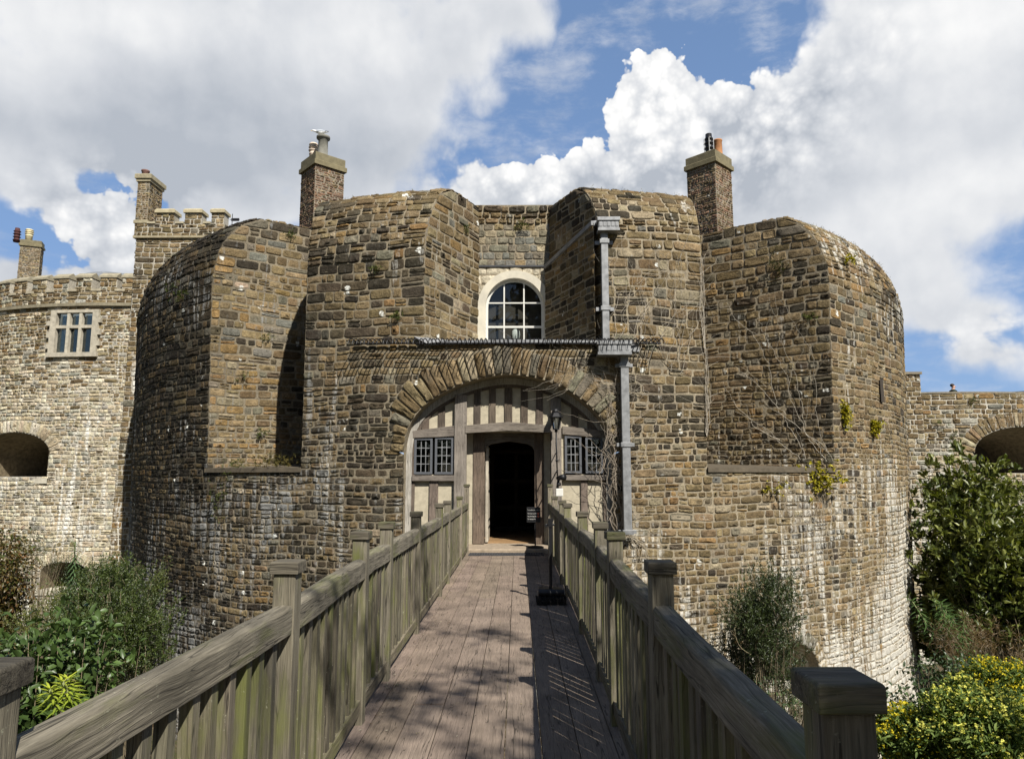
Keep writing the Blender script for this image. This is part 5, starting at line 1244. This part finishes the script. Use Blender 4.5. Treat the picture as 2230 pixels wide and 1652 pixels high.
def spike_plant(name, label, cat, base, h, nst, seed, col0, col1, leaf, group=None, lean=.15, flat=.3, per=120):
    rg = np.random.default_rng(seed); t = thing(name, base, label, cat, group); st = MB(); lv = Leaves()
    for i in range(nst):
        tip = np.array(base)+np.array((rg.normal(0, lean)*h, rg.normal(0, lean)*h, h*rg.uniform(.75, 1.05)))
        path = grow(rg, np.array(base)+rg.normal(0, .04, 3), tip, .04*h, 8); st.cur = (.2, .22, .1); st.tube(path, .012, 5, False)
        for j in range(per):
            f = (.25+.75*j/per)*8; k = min(7, int(f)); q = path[k]+(path[k+1]-path[k])*(f-k); a = j*2.4; top = j/per
            d = np.array((cos(a), sin(a), -.35+flat+1.5*max(0, top-.8)*3)); lv.add(q, d, np.array((0, 0, 1.)), leaf[0]*(1.15-.55*top)*rg.uniform(.85, 1.15), leaf[1], np.array(lerp3(col0, col1, top*.7+.3*rg.random())))
    st.build('stems', M['twig'], t); lv.build('foliage', M['leafmat'], t, .1, .22); return t
def G(px, py, y): x, _, z = aty(px, py, y); return (x, y, z)
def gnd(x, y, o=-.05): return (x, y, gz(x, y)+o)
def crown(px, py, y, rx, rz, ry=None): s = y/1540; return (G(px, py, y), (rx*s, (ry or rx)*s, rz*s))
def bush(name, label, cat, px, py, y, rx, rz, style, n, seed, c0, c1, leaf, **kw):
    cr = crown(px, py, y, rx, rz); x = cr[0][0]; return shrub(name, label, cat, gnd(x, y), cr, style, n, seed, c0, c1, leaf, **kw)
DG0, DG1 = (.022, .034, .012), (.075, .10, .03)
bush('shrub', 'glossy broad leaved dark green shrub filling the corner left of the railing', 'shrub', 110, 1480, 7.5, 190, 150, 'broad', 1500, 1, (.03, .055, .013), (.085, .135, .035), (.13, .062), droop=.2, clusters=9)
bush('shrub', 'wiry dark feathery shrub against the foot of the blackened bastion wall', 'shrub', 265, 1410, 12.5, 150, 135, 'feather', 2000, 2, (.022, .036, .010), (.085, .115, .025), (.05, .017, .22), clusters=9)
bush('shrub', 'thin upright feathery shrub in front of the lower left gun port', 'shrub', 240, 1285, 15.0, 80, 80, 'feather', 420, 3, (.035, .05, .014), (.11, .13, .03), (.05, .015, .28), clusters=5)
bush('shrub', 'red tipped rounded shrub at the left edge below the pale bastion', 'shrub', 10, 1240, 17.0, 85, 75, 'broad', 1900, 4, (.04, .085, .015), (.15, .06, .025), (.10, .05), clusters=7)
bush('shrub', 'small wispy bush beside the red tipped shrub', 'shrub', 92, 1215, 19.0, 36, 60, 'feather', 90, 5, (.03, .04, .015), (.09, .10, .04), (.05, .010, .3), clusters=4)
bush('shrub', 'low straggly olive bush on the brown bank at left', 'shrub', 110, 1360, 14.0, 120, 40, 'feather', 500, 6, (.045, .055, .015), (.15, .16, .035), (.05, .016, .22), clusters=6)
spike_plant('euphorbia', 'upright blue green spurge before the lower left gun port', 'plant', (G(150, 1330, 13.5)[0], 13.5, G(150, 1390, 13.5)[2]), 1.75, 1, 7, (.03, .06, .025), (.10, .16, .07), (.24, .026), lean=.03, flat=.05, per=230)
spike_plant('euphorbia', 'bright lime rosette spurge beside the left handrail', 'plant', (G(152, 1560, 6.3)[0], 6.3, G(152, 1560, 6.3)[2]), .3, 3, 8, (.10, .17, .02), (.42, .46, .05), (.17, .022), lean=.25, flat=.5, per=60)
bush('shrub', 'dark wiry shrub growing behind the right railing against the wall', 'shrub', 1660, 1425, 11.5, 105, 125, 'feather', 1250, 9, (.018, .028, .010), (.06, .08, .024), (.055, .014, .30), clusters=12)
bush('magnolia_tree', 'glossy evergreen magnolia beside the right side of the gatehouse', 'tree', 2135, 1215, 22.5, 185, 205, 'rosette', 2700, 10, (.03, .05, .012), (.17, .18, .035), (.26, .105), droop=.1, clusters=16)
bush('shrub', 'low glossy evergreen bush under the magnolia', 'shrub', 2170, 1290, 20.5, 110, 100, 'rosette', 700, 16, (.022, .04, .010), (.11, .13, .028), (.19, .08), droop=.1, clusters=6)
spike_plant('euphorbia', 'tall clump of green spurge stems at the foot of the right wall', 'plant', (G(2075, 1380, 13.0)[0], 13.0, G(2075, 1470, 13.0)[2]), 1.25, 7, 11, (.03, .06, .02), (.10, .17, .05), (.26, .028), lean=.22, flat=.25, per=100)
bush('shrub', 'dark leafy shrub between the spurge and the yellow flowers', 'shrub', 2040, 1500, 10.5, 85, 75, 'broad', 900, 12, (.02, .04, .014), (.06, .09, .03), (.085, .042), clusters=6)
bush('shrub', 'low green ground shrub beside the near right post', 'shrub', 1690, 1530, 9.0, 75, 50, 'broad', 130, 13, (.03, .05, .018), (.09, .12, .05), (.07, .03), clusters=4)
bush('shrub', 'rusty brown grass tussock behind the yellow flowers', 'grass', 2170, 1440, 12.5, 90, 40, 'feather', 160, 14, (.09, .06, .025), (.2, .13, .06), (.12, .008, .3), clusters=5)
def flowers(label, px, py, y, rx, rz, n, seed, pc):
    rg = np.random.default_rng(seed); cr = crown(px, py, y, rx, rz); C, Rr = np.array(cr[0]), np.array(cr[1])
    t = thing('flowering_shrub', gnd(C[0], y), label, 'flowering shrub'); lv = Leaves(); fl_ = Leaves()
    for i in range(n):
        p = rdir(rg, .35); r = rg.uniform(.5, 1.0)*(1+.22*sin(p[0]*7+seed)*cos(p[1]*6+p[2]*5)); q = C+p*Rr*r
        for j in range(6): lv.add(q+rdir(rg)*.07-np.array((0, 0, .05)), rdir(rg, .2), rdir(rg, 1), .08*rg.uniform(.7, 1.2), .026, np.array(lerp3((.045, .08, .02), (.16, .21, .05), rg.random())))
        if r > .62 and rg.random() < .6:
            for k in range(3):
                h_ = q+rdir(rg, .3)*.045; T_ = np.array(pc)*rg.uniform(.75, 1.15)
                for j in range(5): fl_.add(h_, rdir(rg, .5), rdir(rg, 1), .024, .02, T_)
    lv.build('foliage', M['leafmat'], t); fl_.build('blooms', M['petal'], t, .1, .05); return t
flowers('bank of deep yellow flowers at the lower right', 1985, 1610, 8.0, 90, 62, 800, 20, (.60, .50, .03))
flowers('pale creamy yellow flowering shrub in the bottom right corner', 2130, 1590, 7.6, 120, 90, 1500, 21, (.60, .58, .13))
flowers('golden yellow flowering shrub at the right edge below the magnolia', 2180, 1490, 10.5, 85, 50, 800, 22, (.62, .52, .03))
# tufts rooted in the masonry
def tuft(label, P_, n_, s_, seed, c0, c1, leaf=(.09, .018), group=None, cat='wall plant', ext=(.25, .12, .15)):
    rg = np.random.default_rng(seed); t = thing('wall_plant', tuple(P_), label, cat, group); lv = Leaves()
    for i in range(n_):
        q = np.array(P_)+rg.normal(0, 1, 3)*np.array(ext)*s_*.6
        for j in range(7): lv.add(q, rdir(rg, .2)+np.array((0, -.5, 0)), rdir(rg, 1), leaf[0]*rg.uniform(.6, 1.3), leaf[1], np.array(lerp3(c0, c1, rg.random())))
    lv.build('foliage', M['leafmat'], t); return t
GT0, GT1 = (.03, .045, .012), (.12, .14, .035)
def on_drum(px, py, d=.08):
    u, v = drum_uv(px, py); return drum(np.array([u]), np.array([v]), np.array([d]))[0]
def on_cheek(k, px, py, d=.06):
    P0, D, L = CK[k]; n = np.array((D[1], -D[0]))*(-1 if k in (1, 3, 5) else 1); n = n if n[1] < 0 or k in (1, 3, 4) else -n
    r_ = ray(px, py); a = (P0.dot(n))/(r_[0]*n[0]+r_[1]*n[1]); return np.array((r_[0]*a+n[0]*d, r_[1]*a+n[1]*d, H+r_[2]*a))

tuft('bushy green and russet plant growing on the left embrasure sill', on_drum(590, 1004, -.25), 80, 2.0, 31, (.05,.05,.015), (.17,.13,.04), ext=(.28,.15,.08))
tuft('small green tuft at the outer end of the left embrasure sill', on_drum(508, 1013, -.1), 22, 1.1, 32, GT0, GT1)
tuft('hanging moss patch below the left embrasure sill', on_drum(487, 1085, .06), 60, 1.2, 33, (.035,.05,.01), (.11,.12,.03), (.06,.014), ext=(.22,.04,.34))
tuft('dark green fern tuft high on the blackened curve', on_drum(400, 640), 34, 1.3, 34, GT0, GT1)
for i, (px, py, lab) in enumerate(((582, 735, 'green fern tuft midway up the sunlit left cheek'), (565, 938, 'small trailing fern low on the sunlit left cheek'), (527, 818, 'dry brown tuft on the sunlit left cheek'), (630, 512, 'tiny tuft near the top of the sunlit left cheek'))):
    tuft(lab, on_cheek(0, px, py), 16, .75, 40+i, GT0 if i != 2 else (.06,.05,.03), GT1)
for i, (px, py, lab) in enumerate(((1050-230, 588, 'little green plant on the dark merlon left of the arched window'), (868, 690, 'small plant low on the merlon left of the arched window'), (1012, 497, 'tuft on the cheek left of the arched window'))):
    tuft(lab, on_drum(px, py) if i < 2 else on_cheek(2, px, py), 12, .6, 50+i, GT0, GT1)
tuft('tuft growing under the parapet above the arched window', aty(1133, 492, WY-.08), 18, .7, 55, GT0, GT1)
tuft('dark drooping tuft on the right embrasure cheek', on_cheek(5, 1697, 580), 36, 1.2, 56, (.025,.03,.01), (.09,.09,.03), ext=(.2,.1,.25))
tuft('small tuft near the corner of the right embrasure cheek', on_cheek(5, 1768, 690), 14, .7, 57, GT0, GT1)
YL0, YL1 = (.20,.19,.02), (.50,.42,.04)
tuft('yellow leaved creeper sprig on the right wall, left one of the pair', on_drum(1836, 905), 42, .8, 60, YL0, YL1, (.09,.05), ext=(.12,.05,.35))
tuft('yellow leaved creeper sprig on the right wall, right one of the pair', on_drum(1898, 930), 48, .9, 61, YL0, YL1, (.09,.05), ext=(.16,.05,.25))
tuft('spreading yellow creeper at the end of the right embrasure sill', on_drum(1778, 1042, .1), 100, 1.6, 62, YL0, YL1, (.08,.05), ext=(.30,.07,.22))
tuft('green and yellow creeper trailing under the right embrasure sill', on_drum(1672, 1062, .06), 42, 1.5, 63, GT0, YL1, (.06,.03), ext=(.40,.05,.10))
tuft('tiny yellow sprig near the top of the right curve', on_drum(1842, 566), 16, .6, 64, YL0, YL1, (.08,.045))
for i, (px, py, lab) in enumerate(((2118, 870, 'dark tuft on the right bastion parapet'), (2074, 950, 'small tuft left of the large gun port'), (2050, 920, 'faint brown tuft on the right bastion wall'))):
    u, v = cyl_uv(RC, RR, px, py); tuft(lab, rmap(np.array([u]), np.array([v]), np.array([.08]))[0], 22 if i == 0 else 12, 1.0, 70+i, GT0, GT1)
# bare climbing stems on the walls: each stem wanders over the stones
def climber(label, stems, seed, fmap, col, rad=.011, wander=.035, side=.25, d0=.05):
    """stems: list of polylines in surface (u, v); twigs branch off"""
    rg = np.random.default_rng(seed); b = MB(); root = None
    def draw(uv, r, dep=0):
        P_ = fmap(uv[:, 0], uv[:, 1], np.full(len(uv), d0)+rg.uniform(0, .03, len(uv)))
        b.cur = tuple(np.array(col)*rg.uniform(.7, 1.25)); b.tube(P_, list(np.linspace(r, r*.45, len(P_))), 4, False); return P_
    for s_ in stems:
        P_ = np.array(s_, float); n = max(6, int(np.linalg.norm(np.diff(P_, axis=0), axis=1).sum()/.11)); q = resample(P_, n)
        w1 = np.cumsum(rg.normal(0, wander, (n, 2)), 0); w1 -= np.linspace(0, 1, n)[:, None]*w1[-1]*.6; q = q+w1*np.array((1, .5))
        X_ = draw(q, rad*rg.uniform(.7, 1.2)); root = X_[0] if root is None else root
        for k in range(2, n-1):
            if rg.random() < side:
                m = rg.integers(4, 9); dirn = (q[k]-q[k-1])*.6+rg.normal(0, .07, 2); tw_ = q[k]+np.cumsum(np.tile(dirn, (m, 1))+rg.normal(0, .03, (m, 2)), 0); draw(np.concatenate([q[k][None], tw_]), rad*.5)
    t = thing('dead_ivy', tuple(root), label, 'climbing plant'); b.build('stems', M['twig'], t); return t
def dpath(*pts): return [drum_uv(*q) for q in pts]
rg = np.random.default_rng(77)
SV = (.36,.32,.26)
st = []
for k in range(11):
    x = rg.uniform(1332, 1358)+3*rg.normal(); y1 = rg.uniform(880, 1010); st.append(dpath((1355+rg.normal()*8, 1185), (1340+rg.normal()*10, 1050), (x, y1), (x-rg.uniform(0, 28), max(842, y1-rg.uniform(20, 110)))))
climber('thick tangle of bare ivy stems climbing the right side of the entrance arch', st, 78, drum, (.25,.21,.165), .011, .05, .30, .10)
st = []
for k in range(15):
    x0 = rg.uniform(1335, 1500); x1 = x0+rg.normal()*22; st.append(dpath((x0, rg.uniform(770, 815)), (x1, 680), (x1+rg.normal()*18, rg.uniform(545, 640))))
st2 = []
for q in st: st2.append(np.array(q))
climber('silvery bare creeper stems on the wall right of the lower hopper', [s_[:2]+s_[1:2] if False else s_ for s_ in st2], 79, merl, SV, .0065, .05, .25)
st = [dpath((1380+rg.normal()*25, 860), (1320+rg.normal()*50, 830), (1260+rg.normal()*40, 800+rg.normal()*10)) for k in range(8)]
climber('fine bare twigs spreading over the arch stones at upper right', st, 80, drum, SV, .006, .05, .35)
st = [dpath((1552+rg.normal()*4, 950), (1540+rg.normal()*4, 830), (1532+rg.normal()*3, 760)) for k in range(6)]
st += [[drum_uv(1534, 760), drum_uv(1527, 700), (drum_uv(1524, 700)[0]+.02*k, drum_uv(1526, 560)[1])] for k in range(5)]
P0, D, L = CK[4]
climber('pale vertical creeper stems down the corner of the right merlon', [[(min(a, R0*atan2(P0[0]-CX, CY-P0[1])-.04), v) for a, v in s_] for s_ in st], 81, drum, SV, .008, .016, .2)
def cuv(k, px, py):
    q = on_cheek(k, px, py); P0, D, L = CK[k]; return ((q[:2]-P0).dot(D), q[2])
CM = cheek_map(5, -1)
st = [[cuv(5, *p_) for p_ in pl] for pl in ([(1805,1000),(1765,930),(1735,830),(1690,700),(1672,655)], [(1800,985),(1700,890),(1650,760),(1585,670)], [(1760,1000),(1700,905),(1640,850),(1600,800)], [(1812,1005),(1772,900),(1765,800),(1740,730),(1700,660)], [(1740,1000),(1680,940),(1610,890)], [(1795,1005),(1745,940),(1700,800),(1650,690)], [(1700,960),(1640,930),(1600,870)])]
climber('long diagonal bare creeper stems across the right embrasure cheek', st, 82, CM, (.42,.38,.31), .0065, .035, .12)
st = [dpath((1790+rg.normal()*22, 1060), (1785+rg.normal()*22, 1140), (1790+rg.normal()*22, 1200+rg.normal()*25)) for k in range(10)]
climber('hanging bare roots and stems below the right embrasure sill', st, 83, drum, (.22,.19,.15), .005, .02, .2)
st = [dpath((1372+rg.normal()*6, 1165), (1385+rg.normal()*8, 1185), (1388+rg.normal()*12, 1225)) for k in range(7)]
climber('stray bare roots at the foot of the lower downpipe', st, 84, drum, (.30,.26,.2), .009, .02, .2)

# ------------------------------------------------------------------ the tree behind the viewer whose shade dapples the deck
tr = thing('bare_tree', (7.5, -6.5, -1), 'tree standing behind the viewer, casting the dappled shade on the deck', 'tree')
rg = np.random.default_rng(90); b = MB(); b.cur = (.12,.10,.08); lv = Leaves()
def limb(a, d, L, r, dep):
    pts = [np.array(a)]
    for k in range(5): d = d+rg.normal(0, .10, 3); d = d/np.linalg.norm(d); pts.append(pts[-1]+d*L/5)
    b.tube(pts, list(np.linspace(r, r*.55, 6)), 6 if dep < 3 else 4, False)
    if dep < 5:
        for k in range(3 if dep else 4):
            f = pts[rg.integers(2, 6)]; nd = d+rg.normal(0, .55, 3); nd[2] += .12; limb(f, nd/np.linalg.norm(nd), L*rg.uniform(.55, .78), r*.5, dep+1)
limb((7.5, -6.5, -1), np.array((-.12, .05, 1.)), 8.5, .34, 0)
b.build('trunk', M['twig'], tr)
def mass(c, r, n, dens=1.0):
    for i in range(n):
        q = np.array(c)+rg.normal(0, .5, 3)*np.array(r)
        for j in range(8): lv.add(q+rdir(rg)*.22, rdir(rg), rdir(rg, 1), .16*rg.uniform(.7, 1.3), .075, np.array(lerp3((.03,.05,.015), (.10,.14,.04), rg.random())))
mass((4.75, -4.6, 9.0), (.42, 1.5, .8), 420)
for k in range(9): mass((rg.uniform(3.4, 4.7), rg.uniform(-4.5, .5), 10+rg.normal()*.6), (.5, .16, .16), 9)
lv.build('crown', M['leaf'], tr)

# dark evergreens on the far side of the lawn behind the viewer: they close off the low sky and show in the window glass
for i, (x, y, h_) in enumerate(((-34, -24, 19), (-22, -27, 23), (-10, -25, 21), (2, -28, 24), (14, -30, 22), (27, -27, 20), (39, -24, 18))):
    e = thing('evergreen_tree', (x, y, -1), 'dark evergreen tree standing in a row behind the viewer, reflected in the arched window', 'tree', 'dark evergreens behind the viewer')
    b = MB(); b.cur = (.08, .065, .05); b.tube([(x, y, -1), (x+.3, y, h_*.5), (x, y+.2, h_*.95)], [.5, .3, .06], 8); b.build('trunk', M['twig'], e)
    lv = Leaves()
    for k in range(1500):
        f = rg.uniform(.08, 1); r_ = 5.2*(1-f**2.2)+.6; a = rg.uniform(0, 2*pi); rr_ = r_*sqrt(rg.random())
        lv.add(np.array((x+rr_*cos(a), y+rr_*sin(a), h_*f)), rdir(rg), rdir(rg, 1), rg.uniform(.9, 1.7), .55, np.array((.022, .034, .014))*rg.uniform(.6, 1.5))
    lv.build('crown', M['leafmat'], e)

# fallen bits along the edges of the deck
lt = Leaves()
for k in range(420):
    side_ = rg.random() < .75
    x = (-1.05+abs(rg.normal(0, .13))) if side_ else rg.uniform(-1.0, .6); y = 2.2+12.5*rg.random()**1.3
    lt.add(np.array((x, y, .006)), np.array((rg.normal(), rg.normal(), .05)), np.array((0, 0, 1.)), rg.uniform(.008, .035), rg.uniform(.004, .014), np.array(((.30,.25,.16), (.12,.08,.045), (.42,.38,.30))[rg.integers(3)])*rg.uniform(.7, 1.2))
tag(lt.build('leaf_litter', M['leafmat'], None, .2, .1), 'scattered fallen leaf bits along the edge of the deck', 'leaf litter', kind='stuff')

# thin grass and moss rooted along the crest of the parapets
gr_ = Leaves(); rg = np.random.default_rng(123)
for k in range(420):
    u = rg.uniform(-18, 18) if rg.random() < .45 else rg.uniform(8.6, 17.5)
    for (ka, kb) in ((None, 0), (1, 2), (3, 4), (5, None)):
        v = rg.uniform(VEND-2.6, VEND-1.2)
        lo, hi = (ends(ka, v) if ka is not None else -UA), (ends(kb, v) if kb is not None else UA)
        if lo < u < hi:
            q = merl(np.array([u]), np.array([v]), np.array([.01]))[0]
            for j in range(rg.integers(2, 6)): gr_.add(q+rg.normal(0, .03, 3), rdir(rg, 1.1), rdir(rg, .3), rg.uniform(.04, .13), .010, np.array(lerp3((.07,.075,.025), (.19,.16,.07), rg.random())))
tag(gr_.build('parapet_grass', M['leafmat'], None, .1, .2), 'thin dry grass growing along the crest of the rounded parapets', 'grass', kind='stuff')
